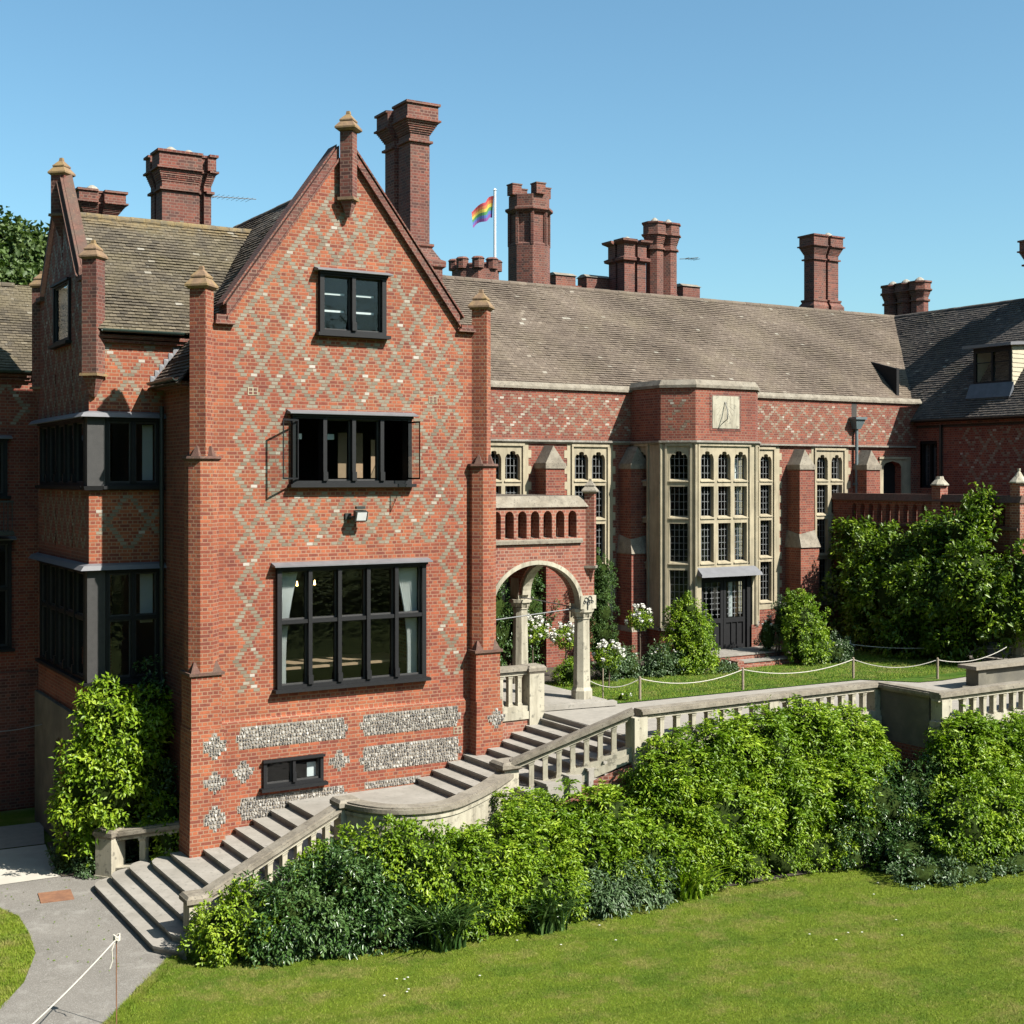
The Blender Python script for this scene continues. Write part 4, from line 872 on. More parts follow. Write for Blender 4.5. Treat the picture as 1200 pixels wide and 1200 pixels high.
for (a, c), (a2, c2) in zip(archp, archp[1:]):
    o1 = (cx + (a - cx) * 1.085, zsp + (c - zsp) * 1.10); o2 = (cx + (a2 - cx) * 1.085, zsp + (c2 - zsp) * 1.10)
    mb.hexa([FPo(a, .03, c), FPo(a2, .03, c2), FPo(a2, -.19, c2), FPo(a, -.19, c), FPo(o1[0], .03, o1[1]), FPo(o2[0], .03, o2[1]), FPo(o2[0], -.19, o2[1]), FPo(o1[0], -.19, o1[1])])
for AR, mx in ((arch2, 28.2), (arch3, 31.0)):
    for (a, c), (a2, c2) in zip(AR, AR[1:]):
        o1 = (mx + (a - mx) * .93, zsp + (c - zsp) * .92); o2 = (mx + (a2 - mx) * .93, zsp + (c2 - zsp) * .92)
        mb.hexa([FPx(a, -.05, c), FPx(a2, -.05, c2), FPx(a2, -.30, c2), FPx(a, -.30, c), FPx(o1[0], -.05, o1[1]), FPx(o2[0], -.05, o2[1]), FPx(o2[0], -.30, o2[1]), FPx(o1[0], -.30, o1[1])])
mb.box(FW, 18.01, 18.46, 26.512, 26.96, 2.30, 2.62); mb.box(FW, 18.06, 18.44, 29.46, 29.84, 2.30, 2.85)
mb.build('arch_stones', ['stone_pale'], house)
for (x, y) in ((18.22, 26.78), (18.22, 29.62)):
    mb = MB(); e = 8; r = math.pi / 8; z0 = .12
    mb.ngon(x, y, .26, .26, z0, z0 + .20, 8, r); mb.ngon(x, y, .26, .21, z0 + .20, z0 + .28, 8, r); mb.ngon(x, y, .21, .185, z0 + .28, 2.08, 8, r)
    mb.ngon(x, y, .215, .215, 2.05, 2.08, 8, r); mb.ngon(x, y, .19, .27, 2.08, 2.22, 8, r); mb.ngon(x, y, .30, .30, 2.22, 2.30, 8, r)
    for k in range(8): t = r + k * math.pi / 4; mb.ngon(x + .21 * math.cos(t), y + .21 * math.sin(t), .03, .055, 2.1, 2.2, 6)
    mb.build('stone_column', ['stone_pale'], house)
mb = MB(); mb.box(FW, 15.3, 18.62, 26.30, 33.1, -.2, .12); mb.prism([(16.75, 26.30, .0), (18.75, 26.05, .0), (18.8, 26.3, 0)], [(16.75, 26.30, .1), (18.75, 26.05, .1), (18.8, 26.3, .1)]); mb.build('porch_floor', ['stone_step'], house)
mb = MB()   # tiled rail, string and sloping sill
P0 = [FPo(15.3, .06, 4.76), FPo(18.33, .06, 4.76), FPo(18.33, -.40, 4.76), FPo(15.3, -.40, 4.76)]; P1 = [FPo(15.3, -.10, 5.02), FPo(18.12, -.10, 5.02), FPo(18.12, -.24, 5.02), FPo(15.3, -.24, 5.02)]
mb.hexa(P0 + P1); mb.box(FW, 18.02, 18.49, 26.7, 33.09, 4.781, 4.86); mb.hexa([(18.02, 26.7, 4.86), (18.49, 26.7, 4.86), (18.49, 33.09, 4.86), (18.02, 33.09, 4.86), (18.2, 26.7, 5.02), (18.32, 26.7, 5.02), (18.32, 33.09, 5.02), (18.2, 33.09, 5.02)])
mb.box(FPo, 15.3, 18.06, .001, .07, 3.90, 3.98); mb.hexa([FPo(15.3, -.3, 3.98), FPo(18.06, -.3, 3.98), FPo(18.06, .07, 3.98), FPo(15.3, .07, 3.98), FPo(15.3, -.3, 4.06), FPo(18.06, -.3, 4.06), FPo(18.06, .05, 4.0), FPo(15.3, .05, 4.0)])
mb.build('balcony_rail', ['coping'], house)
mb = MB(); mb.ngon(18.33, 26.58, .04, .17, 2.95, 3.3, 4, 0); mb.ngon(18.33, 26.58, .17, .17, 3.3, 5.12, 4, 0); p = mb.build('corner_pier', ['brick_porch'], house)
mb = MB(); mb.ngon(18.33, 26.58, .22, .22, 3.28, 3.34, 4, 0); capstone(mb, 18.33, 26.58, 5.12, .72); mb.build('cap', ['coping'], p)
mb = MB(); mb.tube([(15.5, 26.8, 2.12), (18.1, 26.8, 2.3)], .014, 5); mb.tube([(18.15, 26.8, 2.3), (18.15, 29.6, 2.36)], .014, 5); mb.build('tie_rod', ['leading'], house)
mb = MB()
for dx, dz, r in ((-.05, .1, .05), (.06, .13, .05), (.01, .02, .045), (.12, .05, .03), (-.1, .04, .03)):
    mb.tube([FPo(18.22 + dx + r * math.cos(t), .05, 2.42 + dz + r * math.sin(t)) for t in [2 * math.pi * i / 8 for i in range(9)]], .014, 5)
mb.tube([FPo(18.22, .05, 2.5), FPo(18.20, .06, 2.28)], .016, 5); mb.build('wrought_iron_tie', ['iron'], house)
# small brick balcony window through the porch arch is the hall's own window
# ------------------------------------------------------------------ right wing and loggia
FR = FX(36.9)
WR = (-32.95, -32.2, 5.1, 6.75)
mb = MB(); mb.wall(FR, rect(-33.1, -21, -.4, 7.42), [rect(*WR)], reveal=.25)
diaper(mb, FR, lambda a, z: -31.3 < a < -22 and 5.2 < z < 7.2, -31.3, -22, 5, 7.3, 1, ph=3, pv=1, miss=.35); mb.build('right_wing_wall', ['brick_hall', 'diaper_dull'], house)
mb = MB(); mb.wall(FY(21), [(36.9, -.4), (43.2, -.4), (43.2, 7.4), (39.98, 11.5), (36.9, 7.4)]); mb.wall(FXp(43.2), rect(21, 41, -.4, 7.4)); mb.build('right_wing_wall', ['brick_hall'], house)
w = stone_window(FR, (WR[0], WR[1], WR[2], WR[3]), [(-32.90, -32.62), (-32.54, -32.25)], [(5.15, 6.7)], b=-.1, quoins=False, mat='timber')
mb = MB(); mb.box(FR, -32.02, -31.94, .02, .1, 3.9, 7.4); mb.build('downpipe', ['iron'], house)
mb = MB(); mb.box(FR, -33.09, -21, .001, .12, 7.30, 7.40); mb.build('eaves_course', ['brick_dark'], house)
mb = MB(); mb.box(FW, 36.9, 43.3, 21.2, 36, 4.2, 4.3); mb.box(FW, 36.9, 43.3, 21.2, 36, 7.2, 7.3); mb.box(FW, 39, 39.1, 21.2, 36, 0, 9); mb.build('interior_walls', ['interior'], house)
# dormer
FD = FX(37.28)
zt = 9.86
mb = MB(); mb.wall(FD, rect(-30.95, -29.40, 8.3, zt), [rect(-30.85, -29.50, 8.72, 9.70)], reveal=.08)
dm = mb.build('dormer', ['timber'], house)
mb = MB()
for k in range(9):
    z = 8.55 + k * .15; mb.hexa([(37.3, 29.38 - .02, z), (38.9, 29.38 - .02, z), (38.9, 29.44, z), (37.3, 29.44, z), (37.3, 29.38, z + .16), (38.9, 29.38, z + .16), (38.9, 29.44, z + .16), (37.3, 29.44, z + .16)])
mb.build('dormer_cheek', ['plaster'], dm); mb = MB(); mb.box(FW, 37.3, 38.9, 30.93, 30.96, 8.4, zt); mb.build('dormer_cheek', ['plaster'], dm)
mb = MB(); mb.hexa([(37.0, 29.2, zt), (39.2, 29.2, zt + .15), (39.2, 31.2, zt + .15), (37.0, 31.2, zt), (37.0, 29.2, zt + .10), (39.2, 29.2, zt + .27), (39.2, 31.2, zt + .27), (37.0, 31.2, zt + .10)]); mb.build('dormer_roof', ['lead'], dm)
mb = MB(); mb.box(FD, -30.20, -30.14, -.04, .02, 8.72, 9.70)
for q in ((-30.85, -30.20), (-30.14, -29.50)): mb.box(FD, q[0], q[1], -.04, 0, 9.35, 9.38)
mb.build('casement', ['timber'], dm)
p = MB(); pane_quad(p, FD, -30.85, -29.50, 8.72, 9.70, -.05); p.build('pane', ['glass'], dm)
mb = MB(); mb.hexa([(37.1, 29.3, 8.12), (37.1, 31.1, 8.12), (37.28, 31.1, 8.38), (37.28, 29.3, 8.38), (37.05, 29.3, 8.16), (37.05, 31.1, 8.16), (37.28, 31.1, 8.66), (37.28, 29.3, 8.66)]); mb.build('lead_apron', ['lead_dark'], dm)
# a small dark dormer opening in the corner of the hall roof
mb = MB(); mb.prism([(36.55, 34.98, 9.70), (36.55, 33.72, 9.36), (36.55, 33.72, 8.3), (36.55, 34.98, 9.5)], [(36.68, 34.98, 9.70), (36.68, 33.72, 9.36), (36.68, 33.72, 8.3), (36.68, 34.98, 9.5)]); mb.build('roof_hatch', ['timber'], house)
# loggia on the right, mirrored porch, mostly behind the creeper
FL_ = FX(32.8)
la = []
for c0_ in (-31.9, -29.6, -27.3):
    la += [(c0_ + .15, 2.4)] + [(c0_ + 1.15 - 1.0 * math.cos(t), 2.4 + .85 * math.sin(t)) for t in [math.pi * i / 16 for i in range(17)]] + [(c0_ + 2.15, 2.4)]
ob = []
for i in range(17):
    a0 = -32.2 + i * .37
    if abs(a0 + .12 + 28.6) < .4: continue
    ob.append([(a0, 4.03), (a0 + .2, 4.03), (a0 + .2, 4.45)] + [(a0 + .1 + .1 * math.cos(t), 4.5 + .12 * math.sin(t)) for t in [math.pi * k / 6 for k in range(1, 6)]] + [(a0, 4.45)])
mb = MB(); mb.wall(FL_, [(-33.1, 2.4)] + la + [(-25.6, 2.4), (-25.6, 4.72), (-33.1, 4.72)], ob, reveal=.3)
mb.box(FW, 32.85, 36.88, 25.8, 33.0, 3.5, 3.9); mb.wall(FY(25.6), [(32.8, 2.4), (33.2, 2.4)] + [(34.65 - 1.4 * math.cos(t), 2.4 + 1.0 * math.sin(t)) for t in [math.pi * i / 16 for i in range(17)]] + [(36.9, 2.4), (36.9, 4.72), (32.8, 4.72)], reveal=.3)
mb.build('loggia_wall', ['brick_hall'], house)
mb = MB(); mb.hexa([(32.7, 25.5, 4.72), (33.15, 25.5, 4.72), (33.15, 33.09, 4.72), (32.7, 33.09, 4.72), (32.8, 25.5, 4.94), (33.05, 25.5, 4.94), (33.05, 33.09, 4.94), (32.8, 33.09, 4.94)])
mb.box(FW, 33.2, 36.89, 25.52, 25.9, 4.721, 4.9); mb.box(FW, 32.72, 32.8, 25.6, 33.09, 3.9, 3.98); mb.build('loggia_rail', ['tile_coping'], house)
mb = MB()
for (x, y) in ((32.95, 25.75), (32.95, 28.2), (32.95, 30.5)): mb = MB(); mb.ngon(x, y, .2, .2, -.1, 2.4, 8, math.pi / 8); mb.ngon(x, y, .28, .28, -.1, .25, 8, math.pi / 8); mb.build('stone_column', ['stone_pale'], house)
for (x, y, zt_, fin) in ((32.9, 28.6, 5.22, 0), (32.95, 25.72, 5.30, 1)):
    mb = MB(); mb.box(FW, x - .17, x + .17, y - .17, y + .17, 4.0 if not fin else 2.4, zt_); p = mb.build('loggia_pier', ['brick_porch'], house)
    mb = MB(); mb.ngon(x, y, .29, .29, zt_, zt_ + .04, 8, .39); mb.ngon(x, y, .28, .14, zt_ + .04, zt_ + .19, 8, .39); mb.ngon(x, y, .13, .11 if not fin else .03, zt_ + .19, zt_ + (.28 if not fin else .36), 8)
    if fin: mb.ngon(x, y, .05, .05, zt_ + .36, zt_ + .43, 8)
    mb.build('finial', ['stone_pale'], p)
# ------------------------------------------------------------------ chimneys and towers
def chimney(plan, levels, domes=(), mat='brick_dark', dome=.16, diap=None):
    # plan: polygon; levels: (z, offset)
    xs = [p[0] for p in plan]; ys = [p[1] for p in plan]; cx, cy = (min(xs) + max(xs)) / 2, (min(ys) + max(ys)) / 2
    hx, hy = (max(xs) - min(xs)) / 2, (max(ys) - min(ys)) / 2
    S = lambda z, o: [(cx + (x - cx) * (hx + o) / hx, cy + (y - cy) * (hy + o) / hy, z) for x, y in plan]
    mb = MB()
    for (z0, o0), (z1, o1) in zip(levels, levels[1:]):
        a, b = S(z0, o0), S(z1, o1); n = len(plan)
        for i in range(n): mb.poly([a[i], a[(i + 1) % n], b[(i + 1) % n], b[i]], 0, .5)
    t = S(*levels[-1]); flat = [Vector((p[0], p[1], 0)) for p in t]
    for tr in tessellate_polygon([flat]): mb.poly([t[k] for k in tr], 0, .5)
    if diap:
        F_, pr_, rg = diap; diaper(mb, F_, pr_, *rg, 1, ph=0, pv=0, miss=.1)
    c = mb.build('chimney', [mat, 'diaper'], house)
    mb = MB(); zt = levels[-1][0]
    for (x, y) in domes:
        for r0, r1, a, b in ((dome * 1.7, dome * 1.3, -.02, .05), (dome * 1.3, dome * .95, .05, .12), (dome * .95, dome * .5, .12, .17), (dome * .5, .05, .17, .19)): mb.ngon(x, y, r0, r1, zt + a, zt + b, 10)
    if domes: mb.build('flaunching', ['mortar'], c)
    return c
def steps(zb, zs, zt, o, n=6, base=None):
    """shaft from zb, string at zs, stepped corbel up to a plain head ending at zt, projecting o"""
    h = zt - zs; L = [(zb, 0), (zs - .06, 0), (zs - .06, .07), (zs, .07), (zs, .0)]
    z = zs + h * .18
    for k in range(n):
        L += [(z, o * k / n), (z, o * (k + 1) / n)]; z += h * .32 / n
    L += [(z, o), (z, o + .06), (z + .05, o + .06), (z + .05, o), (zt - .06, o), (zt - .06, o + .05), (zt, o + .05)]
    return L
def ribbed(x0, x1, y0, y1, g=.12, splitx=None, splity=None):
    P = [(x0, y0)]
    for s in (splitx or []): P += [(s - g / 2, y0), (s - g / 2, y0 + g), (s + g / 2, y0 + g), (s + g / 2, y0)]
    P += [(x1, y0)]
    for s in (splity or []): P += [(x1, s - g / 2), (x1 - g, s - g / 2), (x1 - g, s + g / 2), (x1, s + g / 2)]
    P += [(x1, y1)]
    for s in reversed(splitx or []): P += [(s + g / 2, y1), (s + g / 2, y1 - g), (s - g / 2, y1 - g), (s - g / 2, y1)]
    P += [(x0, y1)]
    for s in reversed(splity or []): P += [(x0, s + g / 2), (x0 + g, s + g / 2), (x0 + g, s - g / 2), (x0, s - g / 2)]
    return P
# broad stack behind the left wing roof, with a diaper panel
FC = FY(33.5)
chimney(ribbed(9.96, 11.24, 33.5, 34.5, .14, splitx=[10.98], splity=[34.1]), steps(10, 12.82, 13.76, .10), [(10.3, 33.9), (10.8, 34.0)], diap=(FC, lambda a, z: abs((a - 10.45) / .33) + abs((z - 12.25) / .5) < 1.0 and abs((a - 10.45) / .33) + abs((z - 12.25) / .5) > .62, (10.05, 10.9, 11.7, 12.8)))
# low stack at the far left
chimney(ribbed(9.1, 10.05, 38, 38.6, .12, splitx=[9.55]), steps(9.8, 12.75, 13.50, .17), [(9.4, 38.3)])
# tall stack beside the gable
chimney([(15.72, 31.0), (16.28, 31.0), (16.28, 32.5), (15.72, 32.5), (15.72, 31.95), (15.82, 31.9), (15.82, 31.72), (15.72, 31.67), (15.72, 31.25)],
        [(6.0, .25), (10.9, .25), (10.95, .32), (11.1, .32), (11.15, .22), (11.45, .05), (11.5, .09), (11.56, .09), (11.56, 0)] + steps(11.56, 14.25, 15.2, .17, 6)[1:], [(16.0, 31.5), (16.0, 32.1)])
# crenellated round stair tower beyond the hall ridge
def octo(cx, cy, r, rot=math.pi / 8): return [(cx + r * math.cos(rot + k * math.pi / 4), cy + r * math.sin(rot + k * math.pi / 4)) for k in range(8)]
FT = FY(39.0)
c = chimney(octo(24.72, 39.6, .72), [(10, .02), (13.55, .02), (13.6, -.05), (14.62, -.05), (14.62, .0), (14.72, .12), (14.80, .12), (14.84, .0), (15.25, .0)], mat='brick_dark', diap=(FY(38.93), lambda a, z: True, (24.5, 24.95, 12.2, 13.3)))
mb = MB()
for k in range(8):
    t = k * math.pi / 4 + math.pi / 4 * 0; x, y = 24.72 + .60 * math.cos(t), 39.6 + .60 * math.sin(t)
    if k % 2 == 0: mb.ngon(x, y, .26, .26, 15.25, 15.60, 4, t + math.pi / 4); mb.ngon(x, y, .29, .29, 15.60, 15.64, 4, t + math.pi / 4)
for k in range(8):
    t = math.pi / 8 + k * math.pi / 4; mb.ngon(24.72 + .70 * math.cos(t), 39.6 + .70 * math.sin(t), .07, .07, 13.5, 14.65, 4)
mb.build('battlement', ['brick_dark'], c)
# three further stacks behind the hall ridge
chimney(ribbed(29.12, 30.1, 40, 41.0, .12, splitx=[29.65], splity=[40.5]), [(11, 0), (13.45, 0), (13.5, .12), (13.6, .14), (13.66, .02), (14.1, .02), (14.2, .18), (14.28, .2)], [(29.6, 40.5)])
for x in (30.78, 31.42):
    chimney(octo(x, 40.35, .34), [(11, 0)] + steps(12, 14.1, 15.08, .10, 5)[1:], [(x, 40.35)], dome=.13)
chimney(ribbed(36.68, 37.96, 38, 38.55, .12, splitx=[37.35]), [(11.5, .16), (12.1, .16), (12.25, .06), (12.3, .09), (12.36, .09), (12.36, 0)] + steps(12.4, 13.95, 14.85, .13, 6)[1:], [(37.7, 38.3)])
for k, y in enumerate((38.0, 38.72, 39.44)):
    chimney(octo(42.75 - k * .02, y + .2, .36), [(10.5, 0)] + steps(11, 12.75, 13.5, .09, 4)[1:], [(42.75, y + .2)], dome=.16)
chimney(ribbed(39.5, 40.3, 30, 30.6, .12), steps(10, 12.9, 13.74, .12))
# parapets of the rear range, and the battlemented turret
for (x0, x1, z) in ((26.75, 27.62, 13.02), (28.12, 29.2, 13.05), (32.66, 33.5, 13.05)):
    mb = MB(); mb.box(FW, x0, x1, 41, 41.6, 10, z - .12, 0); mb.hexa([(x0 - .05, 40.95, z - .12), (x1 + .05, 40.95, z - .12), (x1 + .05, 41.65, z - .12), (x0 - .05, 41.65, z - .12), (x0, 41.2, z), (x1, 41.2, z), (x1, 41.4, z), (x0, 41.4, z)], 1)
    mb.build('rear_parapet', ['brick_dark', 'coping'], house)
mb = MB(); mb.box(FW, 26.5, 33.5, 41.2, 41.5, 10, 12.6); mb.build('rear_parapet', ['brick_dark'], house)
mb = MB(); cx, cy = 26.55, 46.6; P = octo(cx, cy, .95); mb.prism([(x, y, 9) for x, y in P], [(x, y, 13.75) for x, y in P])
for k in range(8):
    t = math.pi / 8 + k * math.pi / 4; x, y = cx + .84 * math.cos(t), cy + .84 * math.sin(t)
    mb.ngon(x, y, .24, .24, 13.75, 14.12, 8, t); mb.ngon(x, y, .28, .20, 14.12, 14.2, 8, t)
mb.build('turret', ['brick_dark'], house)
# ------------------------------------------------------------------ stone staircase
stair = empty('stone_staircase', (8.5, 24.8, -2.8), 'long stone staircase rising along the flint and brick base of the gable', 'staircase')
R_, Z1 = .1335, -2.67
nx = [6.72, 7.05, 7.39, 7.75, 8.13, 8.63, 9.02, 9.38, 9.76, 10.15, 10.54]
def step(nx0, nx1, z, yb, yf, curved=0):
    mb = MB(); h = .045
    def prof(x0, x1, z0, z1, ov):
        P = []
        if curved:
            for k in range(7):
                t = math.pi / 2 * k / 6; P.append((x0 - ov + curved * (1 - math.cos(t)) * .9, yb - curved + curved * math.sin(t)))
        else: P.append((x0 - ov, yb))
        P += [(x1, yb), (x1, yf), (x0 - ov + .35 * (curved > 0), yf)]
        if curved: P.append((x0 - ov, yf + .6))
        mb.prism([(x, y, z0) for x, y in P], [(x, y, z1) for x, y in P])
    prof(nx0, nx1, z - h, z, .03); prof(nx0, nx1, z - R_ - .25, z - h - .001, 0)
    return mb.build('step', ['stone_step'], stair)
for k, x in enumerate(nx):
    z = Z1 + R_ * k; yb = min(27.75 - (x - 7.0) * .95, 27.45) if x < 8.2 else 26.40; yb = max(yb, 26.40)
    x1 = nx[k + 1] + .05 if k < 10 else 11.2
    step(x, x1, z, yb, 22.75 if k > 1 else 22.45, curved=.45 if k < 4 else 0)
ZL = Z1 + R_ * 10
mb = MB(); P = [(10.9, 26.43), (10.9, 23.5), (10.5, 22.9), (11.1, 22.3), (11.9, 22.15), (12.7, 22.5), (13.6, 23.3), (14.4, 23.6), (14.4, 26.43)]
mb.prism([(x, y, -2.8) for x, y in P], [(x, y, ZL - .002) for x, y in P]); mb.build('landing', ['stone_step'], stair)
ux = [13.58, 13.97, 14.36, 14.76, 15.22, 15.6, 15.93, 16.3, 16.67]
for k, x in enumerate(ux):
    z = ZL + R_ * (k + 1); yb = 26.43 if x < 15.6 else 26.8
    step(x, (ux[k + 1] + .04) if k < 8 else 17.2, z - .0, yb, 23.3 - (x - 13.5) * .3)
def bar(mb, p, q, w, z0, z1, mat=0):
    p, q = Vector(p), Vector(q); s = Vector((-(q - p).y, (q - p).x, 0)).normalized() * w / 2; U = Vector((0, 0, 1))
    mb.hexa([p - s + U * z0, q - s + U * z0, q + s + U * z0, p + s + U * z0, p - s + U * z1, q - s + U * z1, q + s + U * z1, p + s + U * z1], mat)
def newel(parent, x, y, z0, z1, w=.34, rot=0, capw=.46, mat='stone_pale', cap=True):
    mb = MB(); r = w / math.sqrt(2); mb.ngon(x, y, r, r, z0, z1 - .14, 4, math.pi / 4 + rot); mb.ngon(x, y, r * 1.1, r * 1.1, z0, z0 + .12, 4, math.pi / 4 + rot)
    n = mb.build('newel', [mat], parent)
    if not cap: return n
    mb = MB(); c = capw / math.sqrt(2); mb.ngon(x, y, r, c * .96, z1 - .19, z1 - .13, 4, math.pi / 4 + rot); mb.ngon(x, y, c, c, z1 - .13, z1 - .05, 4, math.pi / 4 + rot); mb.ngon(x, y, c * .98, c * .8, z1 - .05, z1, 4, math.pi / 4 + rot)
    mb.build('cap', ['coping'], n); return n
def balustrade(parent, p, q, h, n, e0=.25, e1=.25, base=True, railmat='coping', blw=.10):
    """p, q: rail top centre; h: height of rail top above the base course"""
    mb = MB(); bar(mb, p, q, .34, -.07, -.0); bar(mb, p, q, .26, -.001 + .0, .035); bar(mb, p, q, .25, -.12, -.071)
    mb.build('rail', [railmat], parent)
    mb = MB(); bar(mb, p, q, .20, -.17, -.121); mb.build('moulding', ['stone_pale'], parent)
    if base:
        mb = MB(); bar(mb, p, q, .30, -h - .12, -h); bar(mb, p, q, .36, -h - .3, -h - .121); mb.build('base_course', ['stone_pale'], parent)
    p, q = Vector(p), Vector(q); d = q - p; L = math.hypot(d.x, d.y); u = Vector((d.x, d.y, 0)) / L; s = Vector((-u.y, u.x, 0)); sl_ = d.z / L
    for k in range(n):
        t = e0 + (L - e0 - e1) * (k + .5) / n; c = p + u * t; c.z = 0
        top = p.z + sl_ * t - .172; bot = p.z + sl_ * t - h
        mb = MB()
        def seg_(w0, w1, a, b):
            P = [c + u * (i * w0) + s * (j * w0 * 1.25) + Vector((0, 0, a + sl_ * i * w0)) for i, j in ((-1, -1), (1, -1), (1, 1), (-1, 1))]
            Q = [c + u * (i * w1) + s * (j * w1 * 1.25) + Vector((0, 0, b + sl_ * i * w1)) for i, j in ((-1, -1), (1, -1), (1, 1), (-1, 1))]
            mb.prism(P, Q)
        a = blw / 2; H = top - bot
        seg_(a * 1.25, a * 1.25, bot, bot + .05); seg_(a * 1.1, a, bot + .05, bot + .08); seg_(a, a, bot + .08, top - .08); seg_(a, a * 1.2, top - .08, top - .04); seg_(a * 1.25, a * 1.25, top - .04, top)
        mb.build('baluster', ['stone_pale'], parent)
lowb = empty('stair_balustrade', (8.8, 23.2, -2.8), 'weathered stone balustrade sloping down to the path beside the lower steps', 'balustrade')
newel(lowb, 7.42, 22.95, -2.85, -1.84); balustrade(lowb, (7.5, 22.95, -1.9), (10.3, 23.25, -.72), .68, 8, .3, .15)
newel(lowb, 10.42, 23.25, -2.8, -.60)
curve = [(10.45, 23.2), (10.62, 22.75), (10.85, 22.4), (11.2, 22.15), (11.6, 22.05), (12.05, 22.12), (12.5, 22.38), (12.95, 22.68), (13.4, 23.02), (13.85, 23.4), (14.2, 23.7)]
lw = empty('curved_landing_wall', (12.2, 22.4, -2.8), 'smooth curved pale stone wall round the stair landing between two newels', 'wall')
def catmull(P, n=5):
    out = []
    for i in range(len(P) - 1):
        p0, p1, p2, p3 = P[max(i - 1, 0)], P[i], P[i + 1], P[min(i + 2, len(P) - 1)]
        for k in range(n):
            t = k / n; out.append(tuple(.5 * (2 * p1[d] + (p2[d] - p0[d]) * t + (2 * p0[d] - 5 * p1[d] + 4 * p2[d] - p3[d]) * t * t + (3 * p1[d] - p0[d] - 3 * p2[d] + p3[d]) * t ** 3) for d in (0, 1)))
    return out + [P[-1]]
cvs = catmull(curve)
def sweep(mb, path, w, z0, z1):
    S = []
    for i, p in enumerate(path):
        a, b = Vector(path[max(i - 1, 0)]), Vector(path[min(i + 1, len(path) - 1)]); d = (b - a).normalized(); n = Vector((-d.y, d.x)) * w / 2; p = Vector(p)
        S.append([(*(p - n), z0), (*(p + n), z0), (*(p + n), z1), (*(p - n), z1)])
    for a, b in zip(S, S[1:]):
        for k in range(4): mb.poly([a[k], a[(k + 1) % 4], b[(k + 1) % 4], b[k]], 0, .5)
    mb.poly(S[0], 0, .5); mb.poly(S[-1], 0, .5)
mb = MB(); mc = MB()
sweep(mb, cvs, .26, -2.85, -.74); sweep(mb, cvs, .32, -.86, -.80); sweep(mc, cvs, .40, -.739, -.66); sweep(mc, cvs, .30, -.659, -.63)
mb.build('wall_face', ['stone_pale'], lw); mc.build('coping', ['coping'], lw)
upb = empty('stair_balustrade', (15.4, 22.9, -2.8), 'stone balustrade climbing from the curved landing to the terrace corner', 'balustrade')
newel(upb, 14.28, 23.72, -2.8, -.40, capw=.56); balustrade(upb, (14.28, 23.62, -.42), (16.55, 22.45, .62), .72, 7, .3, .25)
newel(upb, 16.60, 22.38, -2.8, .635, w=.33, cap=False)
mb = MB()
for (p, q) in (((14.3, 23.55, 0), (16.55, 22.4, 0)),):
    p, q = Vector(p), Vector(q); s = Vector((-(q - p).y, (q - p).x, 0)).normalized() * .14
    mb.hexa([p - s + Vector((0, 0, -2.8)), q - s + Vector((0, 0, -2.8)), q + s + Vector((0, 0, -2.8)), p + s + Vector((0, 0, -2.8)), p - s + Vector((0, 0, -1.46)), q - s + Vector((0, 0, -.44)), q + s + Vector((0, 0, -.44)), p + s + Vector((0, 0, -1.46))])
mb.build('brick_wall', ['brick_porch'], upb)
tb = empty('terrace_balustrade', (20.0, 22.4, -2.8), 'long stone balustrade along the terrace edge above the wisteria', 'balustrade')
balustrade(tb, (16.62, 22.36, .62), (20.15, 22.40, .62), .62, 7, .38, .15); newel(tb, 20.3, 22.4, -.1, .63, w=.28, cap=False)
balustrade(tb, (20.151, 22.4, .62), (23.72, 22.45, .62), .62, 8, .45, .35)
newel(tb, 23.62, 22.46, -.5, .63, w=.27, cap=False)
mb = MB(); mb.box(FW, 16.7, 23.6, 22.3, 22.62, -2.85, -.12); mb.build('retaining_wall', ['brick_hall'], tb)
rb = empty('terrace_balustrade', (26.5, 20.7, -2.8), 'stone balustrade on the projecting part of the terrace at the right edge', 'balustrade')
mb = MB(); mb.box(FW, 23.64, 23.80, 20.85, 22.3, -.65, .49); mb.build('parapet_panel', ['stone_stain'], rb)
mb = MB(); bar(mb, (23.72, 20.79, .619), (23.72, 22.28, .619), .34, -.07, 0); bar(mb, (23.72, 20.75, .62), (23.72, 22.32, .62), .26, 0.001, .033); bar(mb, (23.72, 20.79, .62), (23.72, 22.28, .62), .27, -.12, -.071); mb.build('rail', ['coping'], rb)
mb = MB(); mb.box(FW, 23.62, 23.9, 20.62, 22.3, -2.85, -.66); mb.box(FW, 23.9, 36, 20.62, 20.9, -2.85, -.12); mb.build('retaining_wall', ['brick_hall'], rb)
newel(rb, 23.80, 20.64, -2.0, .63, w=.32, cap=False); balustrade(rb, (23.56, 20.62, .62), (30.5, 20.75, .62), .62, 17, .75, .2)
inner = empty('terrace_balustrade', (29.5, 23.2, -.02), 'dark inner terrace parapet with flat weathered coping behind the right balustrade', 'balustrade')
mb = MB(); mb.box(FW, 28.3, 36, 23.3, 23.6, -.02, .5); mb.ngon(28.25, 23.1, .55, .55, -.02, .05, 16); mb.box(FW, 28.2, 28.5, 23.25, 23.65, -.02, .5); mb.build('parapet_wall', ['stone_stain'], inner)
mb = MB(); mb.box(FW, 28.0, 36, 23.15, 23.75, .50, .59); mb.build('coping', ['coping'], inner)
lb = empty('side_balustrade', (7.7, 27.5, -2.8), 'short pale stone balustrade with two openings by the leafy shrub at the gable corner', 'balustrade')
newel(lb, 7.22, 27.92, -2.85, -1.78, w=.42, rot=.6, capw=.5); balustrade(lb, (7.35, 27.82, -1.86), (8.5, 26.85, -1.60), .72, 2, .30, .12, blw=.13)
